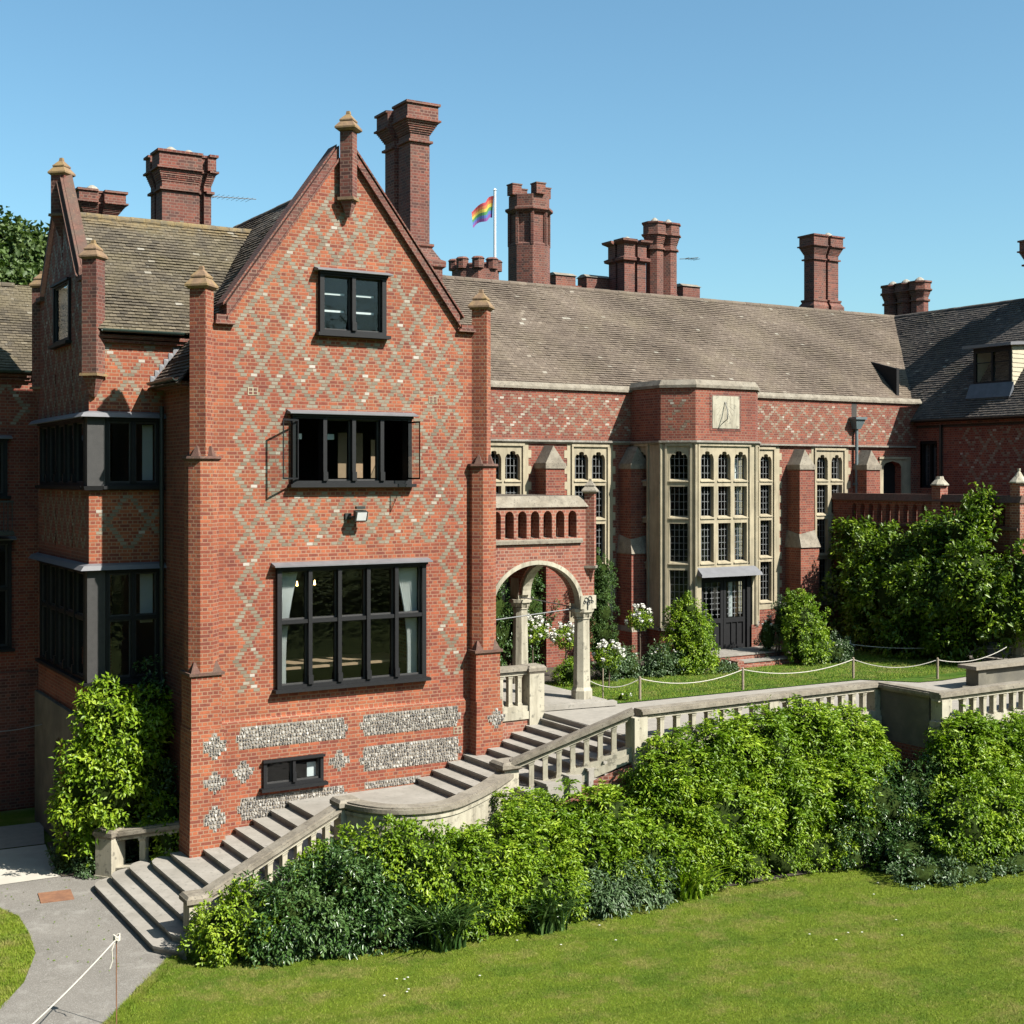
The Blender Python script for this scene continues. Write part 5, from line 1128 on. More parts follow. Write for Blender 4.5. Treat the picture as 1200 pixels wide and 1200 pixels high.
mb = MB(); bar(mb, (7.35, 27.82, 0), (8.5, 26.85, 0), .30, -2.85, -2.56); mb.build('base_wall', ['stone_pale'], lb)
pb = empty('porch_balustrade', (16.0, 26.45, -.3), 'short stone balustrade between the gable pier and the porch steps', 'balustrade')
mb = MB(); mb.box(FW, 15.55, 16.37, 26.24, 26.52, -.9, .05); mb.build('brick_wall', ['brick_porch'], pb)
newel(pb, 16.56, 26.38, -.5, 1.10, w=.40, capw=.48); balustrade(pb, (15.5, 26.38, 1.06), (16.5, 26.38, 1.06), .88, 3, .05, .2)
# ------------------------------------------------------------------ small things
fl = empty('floodlight', (12.08, 26.45, 4.62), 'small square floodlight on a dark bracket between the two gable windows', 'floodlight')
mb = MB(); mb.hexa([(11.96, 26.20, 4.52), (12.24, 26.20, 4.52), (12.24, 26.30, 4.50), (11.96, 26.30, 4.50), (11.96, 26.13, 4.72), (12.24, 26.13, 4.72), (12.24, 26.28, 4.76), (11.96, 26.28, 4.76)]); mb.build('lamp_body', ['iron'], fl)
mb = MB(); mb.poly([(11.99, 26.190, 4.535), (12.21, 26.190, 4.535), (12.21, 26.125, 4.71), (11.99, 26.125, 4.71)], 0, .5); mb.build('lamp_glass', ['white'], fl)
mb = MB(); mb.tube([(11.92, 26.5, 4.62), (11.92, 26.25, 4.62)], .02, 6); mb.tube([(11.92, 26.25, 4.62), (12.28, 26.25, 4.62)], .015, 6); mb.box(FW, 11.85, 11.99, 26.45, 26.5, 4.55, 4.69); mb.box(FW, 12.0, 12.2, 26.2, 26.3, 4.78, 4.84); mb.build('bracket', ['iron'], fl)
fp = empty('flagpole', (26.95, 46.6, 13.7), 'white flagpole with a rainbow striped flag above the battlemented turret', 'flagpole')
mb = MB(); mb.tube([(27.1, 46.0, 13.6), (27.1, 46.0, 16.95)], .055, 8); mb.ngon(27.1, 46, .08, .02, 16.95, 17.03, 8); mb.build('pole', ['white'], fp)
for i, c in enumerate(((.50, .02, .03), (.62, .16, .02), (.65, .50, .03), (.03, .25, .06), (.05, .12, .45), (.22, .03, .28))):
    m, nt, nn, ll, b = newmat('flag_stripe_%d' % i); b.inputs['Base Color'].default_value = (*[x * .45 + .02 for x in c], 1); b.inputs['Roughness'].default_value = .9; M['fl%d' % i] = m
mb = MB(); nU = 14
def fpnt(u, v):  # u along the fly 0..1, v down 0..1
    dx = -.98 * u; return (27.04 + dx, 46.0 + .12 * math.sin(u * 9 + v), 16.72 - .72 * u ** 1.1 - v * (.86 - .22 * u) + .04 * math.sin(u * 12))
for i in range(nU):
    for j in range(12):
        mb.poly([fpnt(i / nU, j / 12), fpnt((i + 1) / nU, j / 12), fpnt((i + 1) / nU, (j + 1) / 12), fpnt(i / nU, (j + 1) / 12)], j // 2, .5)
mb.build('flag', ['fl%d' % i for i in range(6)], fp)
an = empty('tv_antenna', (11.3, 34, 12.7), 'thin television antenna fixed to the broad left chimney', 'antenna')
mb = MB(); mb.tube([(11.25, 33.9, 12.55), (11.35, 33.9, 12.78), (11.5, 33.9, 12.80)], .012, 5); mb.tube([(11.3, 33.9, 12.80), (12.6, 33.9, 12.86)], .012, 5)
for k in range(8): mb.tube([(11.5 + k * .13, 33.6, 12.82), (11.5 + k * .13, 34.2, 12.82)], .005, 4)
mb.build('antenna_rods', ['leading'], an)
an = empty('tv_antenna', (31.9, 40.3, 14), 'small antenna on the twin octagonal chimneys', 'antenna')
mb = MB(); mb.tube([(31.7, 40, 13.75), (31.95, 40, 13.78), (32.6, 40, 13.88)], .014, 5)
for k in range(5): mb.tube([(32.0 + k * .13, 39.8, 13.8), (32.0 + k * .13, 40.2, 13.8)], .008, 4)
mb.build('antenna_rods', ['iron'], an)
mh = MB(); mh.box(Fr(5.95, 27.15, 1, -.12), -.30, .32, -.32, .34, -2.80, -2.778)
tag(mh.build('manhole_cover', 'rust'), 'rusty rectangular manhole cover in the grey path', 'manhole cover')
# rope fences
def ropepost(x, y, z, h, label, rad=.035):
    mb = MB(); mb.ngon(x, y, rad, rad * .9, z - .05, z + h, 8); mb.ngon(x, y, rad * .9, .005, z + h, z + h + .02, 8)
    o = mb.build('rope_post', 'post'); tag(o, label, 'post', 'posts of the rope fence on the upper lawn'); return o
RP = [((19.7, 26.42), 'rope fence post nearest the porch column on the upper lawn'), ((22.9, 26.30), 'rope fence post in front of the garden door steps'),
      ((26.75, 26.22), 'rope fence post above the corner where the terrace wall turns'), ((28.65, 24.98), 'rope fence post at the lawn corner beside the pale paved walk'), ((31.8, 26.75), 'rope fence post in the shade of the creeper')]
for (x, y), l in RP: ropepost(x, y, 0, .56, l)
def sag(p, q, d, n=14): return [(p[0] + (q[0] - p[0]) * t, p[1] + (q[1] - p[1]) * t, p[2] + (q[2] - p[2]) * t - d * 4 * t * (1 - t)) for t in [i / n for i in range(n + 1)]]
mb = MB(); pts = [(18.6, 27.2)] + [p for p, _ in RP]
for a, b in zip(pts[:5], pts[1:5]): mb.tube(sag((*a, .52), (*b, .52), .22), .011, 6)
mb.tube(sag((28.65, 24.98, .52), (31.0, 24.6, .75), .2), .011, 6)
tag(mb.build('rope', 'rope', smooth=True), 'white rope hanging in loops between the posts along the upper lawn', 'rope')
mb = MB(); mb.tube(sag((29.3, 29.6, .5), (31.8, 26.75, .52), .15), .012, 6); mb.tube(sag((31.8, 26.75, .52), (32.6, 25.6, .55), .08), .012, 6)
tag(mb.build('rope', 'rope', smooth=True), 'thin rope in the shade under the creeper', 'rope')
mb = MB(); mb.ngon(5.32, 20.22, .009, .009, -2.85, -1.42, 6); sp = mb.build('rope_stake', 'rust'); tag(sp, 'thin rusty stake with a white rope knotted at its top beside the path', 'stake')
mb = MB()
for k in range(9): mb.tube([(5.32 + .045 * math.cos(t), 20.2 + .045 * math.sin(t), -1.47 + k * .006 + .03 * math.sin(t * 2 + k)) for t in [i for i in range(8)]], .009, 5)
mb.tube([(5.3, 20.2, -1.47), (5.24, 20.18, -1.62), (5.25, 20.18, -1.78), (5.21, 20.17, -1.88)], .010, 5); kn = mb.build('rope_knot', ['rope'], sp)
mb = MB(); mb.tube(sag((5.31, 20.2, -1.47), (2.0, 15.9, -1.6), .12), .010, 6); tag(mb.build('rope', 'rope', smooth=True), 'taut white rope running from the rusty stake to the lower left', 'rope')
mb = MB(); mb.tube(sag((3.6, 34.2, .1), (6.9, 32.9, -.4), .35), .012, 5); tag(mb.build('cable', 'leading', smooth=True), 'thin cable hanging across the shaded recess at the far left', 'cable')
# ------------------------------------------------------------------ vegetation
def leaves(name, mat, P, Nn, size, aspect=.45, droop=.3, parent=None, rnd=None, spread=.6, fold=.25):
    """kite-shaped folded leaves at points P with outward normals Nn"""
    n = len(P); P = np.asarray(P, float); Nn = np.asarray(Nn, float)
    spread = np.asarray(spread); size = np.asarray(size); d = Nn + rng.normal(0, 1, (n, 3)) * (spread[:, None] if spread.ndim else spread); d[:, 2] -= droop
    d /= np.linalg.norm(d, axis=1)[:, None] + 1e-9
    up = np.array([0, 0, 1.0]) + Nn * .8 + rng.normal(0, .45, (n, 3)); s = np.cross(d, up); s /= np.linalg.norm(s, axis=1)[:, None] + 1e-9
    nr = np.cross(s, d)
    L = (size * rng.uniform(.65, 1.3, n))[:, None]; W = L * aspect
    base = P; mid = P + d * L * .5; tip = P + d * L - nr * L * .12
    l = mid + s * W * .5 + nr * W * fold; r = mid - s * W * .5 + nr * W * fold
    V = np.stack([base, l, tip, r, mid], 1).reshape(-1, 3)
    i = np.arange(n)[:, None] * 5
    Fq = np.concatenate([i + [0, 1, 2], i + [0, 2, 3]], 1).reshape(-1, 3)
    return mesh_np(name, V, Fq, mat, parent, np.repeat(rng.random(n) if rnd is None else np.clip(rnd, 0, 1), 2))
def mesh_np(name, V, Fq, mat, parent=None, r=None, smooth=False):
    c = (V.min(0) + V.max(0)) / 2; c[2] = V[:, 2].min()
    me = bpy.data.meshes.new(name); k = Fq.shape[1]
    me.vertices.add(len(V)); me.vertices.foreach_set('co', (V - c).astype(np.float32).ravel())
    me.loops.add(Fq.size); me.loops.foreach_set('vertex_index', Fq.astype(np.int32).ravel())
    me.polygons.add(len(Fq)); me.polygons.foreach_set('loop_start', np.arange(0, Fq.size, k, dtype=np.int32)); me.polygons.foreach_set('loop_total', np.full(len(Fq), k, dtype=np.int32))
    me.update(calc_edges=True)
    if r is not None: a = me.attributes.new('rnd', 'FLOAT', 'FACE'); a.data.foreach_set('value', r.astype(np.float32))
    me.materials.append(M[mat]); o = bpy.data.objects.new(name, me); C.objects.link(o); WL[o.name] = Vector(c)
    if parent is not None: o.parent = parent; o.location = Vector(c) - wloc(parent)
    else: o.location = c
    return o
def shell(blobs, n, zmin=-99, inner=.35, lump=.16, cut=None, holes=.30):
    """points near the surface of a union of ellipsoids, clumped"""
    B = np.array(blobs, float); vol = (B[:, 3] * B[:, 4] * B[:, 5]) ** (2 / 3); pr = vol / vol.sum()
    P, Q = [], []
    ph = rng.uniform(0, 6.28, (len(B), 3))
    tot = 0
    while tot < n:
        m = n; k = rng.choice(len(B), m, p=pr); d = rng.normal(0, 1, (m, 3)); d /= np.linalg.norm(d, axis=1)[:, None]
        r = 1 - np.abs(rng.normal(0, inner * .35, m)); r = np.clip(r, .45, 1)
        lum = 1 + lump * (np.sin(d[:, 0] * 5 + ph[k, 0]) * np.sin(d[:, 1] * 6 + ph[k, 1]) + .6 * np.sin(d[:, 2] * 9 + ph[k, 2]) * np.sin(d[:, 0] * 11 + ph[k, 1]) + .35 * np.sin(d[:, 1] * 21 + ph[k, 0]) * np.sin(d[:, 2] * 19))
        p = B[k, :3] + d * B[k, 3:6] * (r * lum)[:, None]
        ok = p[:, 2] > zmin
        for j in range(len(B)):   # drop what lies deep inside other blobs
            e = ((p - B[j, :3]) / B[j, 3:6]); ok &= ~(((e ** 2).sum(1) < .42) & (k != j))
        if cut is not None: ok &= cut(p)
        if holes:
            h = np.sin(p[:, 0] * 4.3 + p[:, 2] * 3.1 + 1) * np.sin(p[:, 1] * 3.7 + p[:, 2] * 5.2) + .6 * np.sin(p[:, 0] * 9.1 - p[:, 2] * 7.7) * np.sin(p[:, 2] * 6.3 + p[:, 1] * 8)
            ok &= (h > -holes) | (rng.random(m) < .25)
        nn_ = d / B[k, 3:6]; nn_ /= np.linalg.norm(nn_, axis=1)[:, None]
        P.append(p[ok]); Q.append(nn_[ok]); tot += ok.sum()
    return np.concatenate(P)[:n], np.concatenate(Q)[:n]
def core(name, blobs, mat, parent, k=.80, zmin=-99):  # solid filler, coloured dark where the inside of the foliage is shaded
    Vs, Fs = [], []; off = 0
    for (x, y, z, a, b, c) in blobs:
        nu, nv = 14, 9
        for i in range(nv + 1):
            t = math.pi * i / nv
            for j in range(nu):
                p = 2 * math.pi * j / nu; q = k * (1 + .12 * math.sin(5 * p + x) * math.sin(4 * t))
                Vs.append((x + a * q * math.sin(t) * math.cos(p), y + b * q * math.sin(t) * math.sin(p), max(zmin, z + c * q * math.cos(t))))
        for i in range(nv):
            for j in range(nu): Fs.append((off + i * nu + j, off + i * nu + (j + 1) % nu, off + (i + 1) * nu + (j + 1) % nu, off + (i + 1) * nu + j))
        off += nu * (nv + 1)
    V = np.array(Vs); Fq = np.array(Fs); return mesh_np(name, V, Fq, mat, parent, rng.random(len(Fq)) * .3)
def sprays(P, Q, k, r, hang=.5):
    """turn points into sprays of leaflets along a drooping stalk (pinnate leaves)"""
    n = len(P); a = Q + rng.normal(0, .55, (n, 3)); a[:, 2] -= hang * .3; a /= np.linalg.norm(a, axis=1)[:, None]
    side = np.cross(a, [0, 0, 1.0]); side /= np.linalg.norm(side, axis=1)[:, None] + 1e-9
    OP, ON = [], []
    for i in range(k):
        t = (i + 1) / k; c = P + a * (r * t); c[:, 2] -= hang * r * t * t
        sg = 1 if i % 2 else -1
        d = side * sg * .9 + a * .6 + rng.normal(0, .1, (n, 3)); d[:, 2] -= .25; d /= np.linalg.norm(d, axis=1)[:, None]
        OP.append(c); ON.append(d)
    return np.concatenate(OP), np.concatenate(ON)
def clump(P, Q, f, k, size):
    m = max(8, len(P) // k); c = rng.choice(len(P), min(m, len(P)), replace=False); C0, Q0 = P[c] + Q[c] * rng.normal(0, .05, (len(c), 1)), Q[c]
    i = rng.integers(0, len(c), len(P)); s = size * rng.uniform(1.0, 1.7, len(c))[i][:, None]; o = rng.normal(0, 1, (len(P), 3)); o /= np.linalg.norm(o, axis=1)[:, None]
    fl = (o * Q0[i]).sum(1) < -.2; o[fl] *= -1
    N2 = o + Q0[i] * .6; N2 /= np.linalg.norm(N2, axis=1)[:, None]
    keep = rng.random(len(P)) < .22
    P2 = C0[i] + o * s * rng.uniform(.55, 1.05, (len(P), 1)); tone_ = np.clip(f[c][i] + rng.normal(0, .22, len(c))[i], 0, 1)
    P2[keep] = P[keep]; N2[keep] = Q[keep]; tone_[keep] = f[keep] * .6
    return P2, N2, tone_
def shrub(label, cat, blobs, n, mat, size, stem=None, group=None, name='shrub', corek=.66, spray=0, zmin=-2.8, aspect=.45, droop=.3, inner=.35, lump=.24, extra=None, cut=None, coremat=None, tone=.5, spread=.5):
    B = np.array(blobs); base = (float(B[:, 0].mean()), float(B[:, 1].mean()), zmin)
    t = empty(name, base, label, cat, group)
    P, Q = shell(blobs, n, zmin, inner, lump, cut)
    f = .5 + .5 * np.sin(P[:, 0] * 3.1 + P[:, 2] * 2.3) * np.sin(P[:, 1] * 2.7 - P[:, 2] * 3.7 + P[:, 0])
    P, Q, f = clump(P, Q, f, (14 if spray else 34), size)
    if spray:
        sp, sn = sprays(P, Q, spray, size * 1.9); f = np.tile(f, spray)
        A = [sp, sn, np.full(len(sp), .2), np.full(len(sp), size), f * tone + rng.random(len(sp)) * (1 - tone)]
    else: A = [P, Q, np.full(len(P), spread), np.full(len(P), size), f * tone + rng.random(len(P)) * (1 - tone)]
    ns = max(6, n // 220) * (3 if spray else 1); i = rng.integers(0, len(P), ns); SP, SN = [], []
    for j in i:
        d = Q[j] * .6 + rng.normal(0, .35, 3) + np.array([0, 0, .55]); d /= np.linalg.norm(d); Ls = rng.uniform(.12, .42) * (size / .09) ** .5
        for q in range(12):
            f2 = q / 11; c = P[j] + d * Ls * f2; c[2] -= .10 * f2 * f2
            sd = np.cross(d, rng.normal(0, 1, 3)); sd /= np.linalg.norm(sd) + 1e-9; SP.append(c); SN.append(sd * .8 + d * .7)
    SP, SN = np.array(SP), np.array(SN); SN /= np.linalg.norm(SN, axis=1)[:, None]
    B_ = [SP, SN, np.full(len(SP), .25), np.full(len(SP), size * .85), .75 + .25 * rng.random(len(SP))]
    A = [np.concatenate(z) for z in zip(A, B_)]
    leaves('foliage', mat, A[0], A[1], A[3], aspect, droop * (.3 if spray else 1), t, A[4], spread=A[2])
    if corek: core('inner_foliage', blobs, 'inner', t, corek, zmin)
    mb = MB()
    for k in range(stem or 3):
        x, y = base[0] + random.uniform(-.15, .15), base[1] + random.uniform(-.1, .1)
        b = B[random.randrange(len(B))]
        mb.tube([(x, y, zmin - .05), ((x + b[0]) / 2, (y + b[1]) / 2, (zmin + b[2]) / 2), (b[0], b[1], b[2])], [.03, .022, .012], 6)
    mb.build('stem', ['bark'], t)
    return t
# the border in front of the stairs and the terrace wall
shrub('yellow-green bushy shrub hiding the foot of the lower newel by the path', 'shrub', [(7.75, 22.15, -2.35, .55, .45, .65), (8.1, 22.0, -2.2, .5, .45, .6), (7.6, 22.3, -2.55, .5, .4, .4)], 5200, 'leaf_yellow', .085, spread=.8)
shrub('dark glossy laurel mound below the sloping lower balustrade', 'shrub', [(9.0, 21.9, -2.2, .95, .7, .78), (9.9, 21.8, -2.15, .9, .75, .95), (8.6, 21.8, -2.5, .7, .5, .5), (10.3, 21.4, -2.5, .7, .5, .5)], 14000, 'leaf_dark', .105, aspect=.38, droop=.5, inner=.25)
shrub('bright green leafy shrub rising over the left end of the curved landing wall', 'shrub', [(10.5, 22.0, -1.75, .8, .65, .85), (11.1, 21.6, -1.65, .75, .6, .8), (10.9, 21.7, -1.25, .4, .35, .5), (11.7, 21.4, -1.9, .9, .6, .8), (9.5, 22.35, -1.55, .6, .35, .35)], 13000, 'leaf_bright', .095, spread=.75)
shrub('bright green wisteria mound in front of the curved landing wall', 'wisteria', [(12.5, 21.5, -1.8, .9, .65, .72), (13.4, 21.7, -1.7, .8, .65, .82), (12.9, 21.2, -2.2, 1.1, .6, .65), (14.0, 22.2, -1.25, .6, .5, .5)], 3000, 'leaf_bright', .10, spray=7, name='wisteria', aspect=.4)
shrub('wisteria spilling under the upper stair balustrade', 'wisteria', [(14.9, 22.15, -1.45, .75, .5, .65), (15.6, 21.7, -1.5, .7, .5, .7), (14.6, 21.5, -2.0, .9, .7, .7), (15.8, 21.2, -2.0, .7, .5, .6)], 2900, 'leaf_bright', .10, spray=7, name='wisteria', aspect=.4)
big = [(17.2, 21.8, -.75, 1.0, .6, .8), (18.4, 21.75, -.55, 1.0, .6, .85), (19.6, 21.75, -.48, 1.0, .6, .85), (20.8, 21.75, -.50, 1.05, .6, .9), (21.8, 21.7, -.65, .9, .6, .85), (16.7, 21.6, -1.5, .8, .6, .7), (18.0, 21.4, -1.5, 1.1, .8, .9), (19.6, 21.4, -1.5, 1.2, .8, .9), (21.2, 21.3, -1.5, 1.1, .8, .95), (22.3, 21.5, -1.3, .7, .6, .8), (17.1, 21.3, -2.1, .8, .6, .7)]
shrub('huge wisteria draped over the terrace retaining wall below the long balustrade', 'wisteria', big, 13500, 'leaf_bright', .105, spray=7, name='wisteria', aspect=.4, lump=.2)
shrub('grey-green low shrub at the foot of the big wisteria on its left side', 'shrub', [(14.7, 20.9, -2.5, .75, .5, .55), (15.6, 20.95, -2.5, .8, .5, .6)], 6500, 'leaf_grey', .10, aspect=.35, droop=.6)
shrub('low dark green shrub under the middle of the big wisteria', 'shrub', [(17.3, 20.95, -2.5, .6, .45, .5), (18.3, 20.95, -2.45, .8, .45, .52), (19.3, 20.9, -2.5, .7, .4, .5), (20.2, 20.75, -2.5, .7, .4, .5), (20.8, 20.4, -2.6, .4, .35, .4)], 7000, 'leaf_bright', .07, aspect=.4, droop=.2)
shrub('dark shrub in the shaded corner where the terrace wall turns', 'shrub', [(21.2, 20.6, -2.2, .9, .6, .75), (22.4, 20.2, -2.2, .9, .8, .75), (21.7, 20.5, -1.6, .7, .6, .6), (22.9, 20.6, -1.5, .7, .7, .7), (21.6, 19.6, -2.45, .7, .6, .45)], 11000, 'leaf_dark', .09, aspect=.4, droop=.3)
shrub('wisteria covering the projecting terrace wall near the right edge', 'wisteria', [(24.0, 20.2, -.62, .7, .5, .75), (25.0, 20.0, -.8, .9, .6, .7), (26.3, 20.0, -.75, 1.0, .6, .75), (27.8, 20.0, -.8, 1.1, .6, .7), (24.0, 19.8, -1.5, .9, .7, .8), (25.5, 19.6, -1.5, 1.1, .8, .8), (27.3, 19.6, -1.5, 1.2, .8, .8), (29, 19.9, -1.2, 1.1, .8, .9)], 11000, 'leaf_bright', .105, spray=7, name='wisteria', aspect=.4, lump=.2)
shrub('rounded bright shrub standing forward of the right hand wisteria', 'shrub', [(22.8, 19.2, -1.85, .95, .8, .85), (23.7, 19.1, -1.75, .8, .7, .85), (23.1, 19.2, -2.3, 1.1, .75, .55), (24.6, 19.1, -2.2, .9, .6, .6)], 14000, 'leaf_bright', .095, spread=.7)
shrub('low grey-green plants edging the lawn at the right', 'plant', [(21.4, 19.0, -2.65, .7, .45, .3), (22.2, 18.65, -2.7, .8, .35, .28), (23.6, 18.55, -2.7, .9, .35, .26), (25.2, 18.8, -2.6, 1.1, .5, .45)], 5000, 'leaf_grey', .07, aspect=.45, corek=.7)
def straps(label, x, y, z, n, h, mat='leaf_bright', rad=.3):
    t = empty('iris_clump', (x, y, z), label, 'plant'); mb = MB()
    for k in range(n):
        a = random.uniform(0, 6.28); L = h * random.uniform(.7, 1.15); o = random.uniform(.45, 1.0); w = random.uniform(.016, .026)
        bx, by = x + random.uniform(-rad, rad) * .5, y + random.uniform(-rad, rad) * .5; sx, sy = -math.sin(a) * w, math.cos(a) * w; r = random.random(); prev = None
        for i in range(7):
            q = i / 6; px, py, pz = bx + math.cos(a) * o * L * q ** 1.7, by + math.sin(a) * o * L * q ** 1.7, z + L * (q - .45 * o * q ** 2.6)
            ww = (1 - q ** 3); cur = ((px - sx * ww, py - sy * ww, pz), (px + sx * ww, py + sy * ww, pz))
            if prev: mb.poly([prev[0], prev[1], cur[1], cur[0]], 0, r)
            prev = cur
    mb.build('strap_leaves', [mat], t)
straps('clump of long strap leaves beside the laurel mound', 11.2, 20.75, -2.8, 260, 1.15, 'leaf_dark', .6); straps('clump of strap leaves left of the grey-green low shrub', 13.2, 20.6, -2.8, 260, 1.05, 'leaf_dark', .6); straps('strap leaves leaning over the lawn below the big wisteria', 16.6, 20.7, -2.8, 170, .95, 'leaf_bright', .5)
shrub('bright shrub filling the border between the two strap leaf clumps', 'shrub', [(12.0, 21.0, -2.4, .8, .5, .6), (13.6, 20.95, -2.35, .7, .5, .6)], 6500, 'leaf_bright', .085, aspect=.4)
# corner climber on the left, against the gable block side
shrub('tall bright leafy climber against the shaded wall left of the gable', 'climber', [(7.3, 28.1, -.9, .95, .6, 1.0), (7.55, 28.05, -.05, .8, .5, .85), (7.25, 28.1, .6, .45, .35, .42), (7.95, 28.0, .5, .45, .4, .48), (6.75, 28.25, -.35, .45, .3, .35), (7.0, 28.2, .25, .4, .3, .35), (6.95, 28.4, -1.4, .6, .4, .65), (7.9, 28.0, .3, .45, .35, .5), (7.9, 28.25, -1.3, .45, .3, .6), (6.7, 28.3, -.9, .45, .35, .45), (6.6, 28.5, -1.6, .4, .4, .45), (6.75, 28.45, -2.1, .4, .3, .45), (7.3, 28.3, 1.05, .12, .12, .3), (6.95, 28.3, .95, .10, .1, .2)], 10500, 'leaf_bright', .13, spread=.9, name='climber', lump=.3)
shrub('dark creeper in the deep shade between the wing and the gable block', 'climber', [(8.25, 28.35, .2, .35, .3, 1.3), (8.2, 28.1, -1.4, .4, .5, 1.1)], 4500, 'leaf_dark', .09, name='climber', spread=.7)
shrub('spray of bright leaves hanging through the short side balustrade', 'shrub', [(8.25, 27.5, -1.6, .35, .3, .4), (8.2, 27.1, -2.0, .28, .2, .4)], 1800, 'leaf_bright', .09, spread=.8, corek=.6)
shrub('low dark plants in the bed beside the pale slab path', 'plant', [(6.95, 28.3, -2.7, .35, .25, .45), (6.6, 28.9, -2.7, .3, .5, .4), (7.6, 28.3, -2.7, .4, .3, .35)], 3500, 'leaf_grey', .07)
# bay tree, roses and border plants by the hall
def cone(x, y, z0, h, r, k=6): return [(x, y, z0 + h * (i + .5) / k, r * (1 - (i / k) ** 2 * .75), r * (1 - (i / k) ** 2 * .75), h / k * .95) for i in range(k)]
shrub('conical bay bush left of the garden door', 'shrub', cone(23.75, 29.55, 0, 1.9, .78) + [(23.75, 29.55, 1.95, .12, .12, .3)], 11500, 'leaf_bright', .075, zmin=0, spread=.7, tone=.5)
shrub('rounded bay bush right of the garden door', 'shrub', [(27.55, 29.0, .6, .62, .55, .75), (27.5, 29.0, 1.3, .55, .5, .65), (27.35, 29.0, 1.75, .3, .3, .4), (27.9, 28.9, .4, .5, .5, .5)], 9500, 'leaf_bright', .075, zmin=0, spread=.7, tone=.5)
shrub('tall clipped green climber column on the hall wall beside the porch', 'climber', [(22.2, 31.6, 1.0 + i * .55, .46 - .04 * i, .35, .5) for i in range(-1, 4)] + [(22.12, 31.7, 2.95, .20, .2, .4)], 11000, 'leaf_hedge', .05, zmin=0, name='climber', inner=.15, lump=.05)
def flowers(parent, pts, r, mat='petal', name='flower'):
    for (x, y, z) in pts:
        mb = MB()
        for k in range(9):
            a = k * 2.4; e = random.uniform(.1, 1.0); u = Vector((math.cos(a) * math.cos(e), math.sin(a) * math.cos(e), math.sin(e))); s = u.cross(Vector((0, 0, 1))).normalized(); c = Vector((x, y, z))
            mb.poly([c, c + u * r * .7 + s * r * .5, c + u * r * 1.1, c + u * r * .7 - s * r * .5], 0, .5)
        mb.ngon(x, y, r * .7, r * .2, z, z + r * .8, 7); mb.ngon(x, y, r * .3, r * .7, z - r * .5, z, 7)
        mb.build(name, [mat], parent)
def rose(label, x, y, h, r, nfl, mat='petal', z=0, leaf='leaf_bright'):
    t = empty('standard_rose', (x, y, z), label, 'rose', 'standard roses in the hall border' if mat == 'petal' else None)
    mb = MB(); mb.tube([(x, y, z - .05), (x + .02, y, z + h * .5), (x, y, z + h)], [.022, .02, .016], 6)
    for k in range(5):
        a = k * 1.3; mb.tube([(x, y, z + h * .92), (x + r * .7 * math.cos(a), y + r * .7 * math.sin(a), z + h + r * .5)], [.012, .006], 5)
    mb.build('trunk', ['bark'], t)
    P, Q = shell([(x, y, z + h + r * .3, r, r, r * .8)], 1100, inner=1.0, holes=0); leaves('crown', leaf, P, Q, .06, .55, .2, t, spread=.9)
    pts = []
    for k in range(nfl):
        a, e = random.uniform(0, 6.28), random.uniform(-.3, 1.3); pts.append((x + r * math.cos(a) * math.cos(e), y + r * math.sin(a) * math.cos(e), z + h + r * .3 + r * .85 * math.sin(e) + random.uniform(-.06, .09)))
    flowers(t, pts, .078, mat)
rose('standard rose full of white flowers seen through the porch arch, leftmost', 18.95, 30.2, 1.22, .42, 34); rose('white standard rose just left of the stone column, behind the low green plant', 20.15, 30.4, .95, .40, 28)
rose('white standard rose right of the porch column beside the thin stake', 20.1, 28.3, .72, .40, 26); rose('white standard rose on a tall bare stem left of the bay window', 22.55, 30.25, 1.35, .38, 20)
rose('small rose with a dark pink flower beside the back porch column', 17.0, 31.0, 1.0, .22, 3, 'petal_pink')
def bedplant(label, blobs, n, mat, size, fl=0, cat='plant', r=.04):
    t = shrub(label, cat, blobs, n, mat, size, zmin=0, name='border_plant', corek=.7, spread=.7)
    B = blobs; pts = []
    for k in range(fl):
        b = random.choice(B); a, e = random.uniform(3.3, 6.0), random.uniform(.2, 1.3); pts.append((b[0] + b[3] * math.cos(a) * math.cos(e), b[1] + b[4] * math.sin(a) * math.cos(e), b[2] + b[5] * math.sin(e)))
    if fl: flowers(t, pts, r)
bedplant('grey-green border plant with white flowers under the tall white rose', [(21.6, 29.6, .28, .55, .4, .42), (21.0, 29.4, .25, .4, .35, .4)], 3600, 'leaf_grey', .07, 8)
bedplant('grey-green border plant left of the conical bay bush', [(22.7, 29.4, .30, .55, .4, .48)], 3200, 'leaf_grey', .07, 5)
bedplant('low leafy plant between the porch column and the first rose', [(19.6, 29.3, .3, .45, .35, .4)], 2200, 'leaf_bright', .06)
bedplant('pale flowered plants at the foot of the buttress right of the garden door', [(28.6, 28.9, .25, .6, .4, .42), (29.4, 29.4, .25, .5, .4, .38)], 3600, 'leaf_grey', .06, 10)
bedplant('low plants in front of the conical bay bush by the brick steps', [(24.5, 28.95, .1, .45, .2, .18)], 1200, 'leaf_grey', .05, 1)
bedplant('white rose foliage climbing behind the rounded bay bush', [(27.3, 29.6, 1.2, .35, .3, .7), (27.0, 29.9, .8, .3, .3, .6)], 2200, 'leaf_grey', .06, 9, r=.055)
bedplant('small white flowers at the lawn edge beside the porch column', [(19.35, 26.6, .06, .2, .15, .14)], 500, 'leaf_bright', .04, 3)
for i, (x, y, h) in enumerate(((19.0, 27.0, .75), (19.9, 29.6, 1.1))):
    mb = MB(); mb.ngon(x, y, .018, .018, -.02, h, 6); tag(mb.build('garden_stake', 'post'), ('short wooden stake beside the porch column' if i == 0 else 'wooden rose stake seen just left of the porch column'), 'stake')
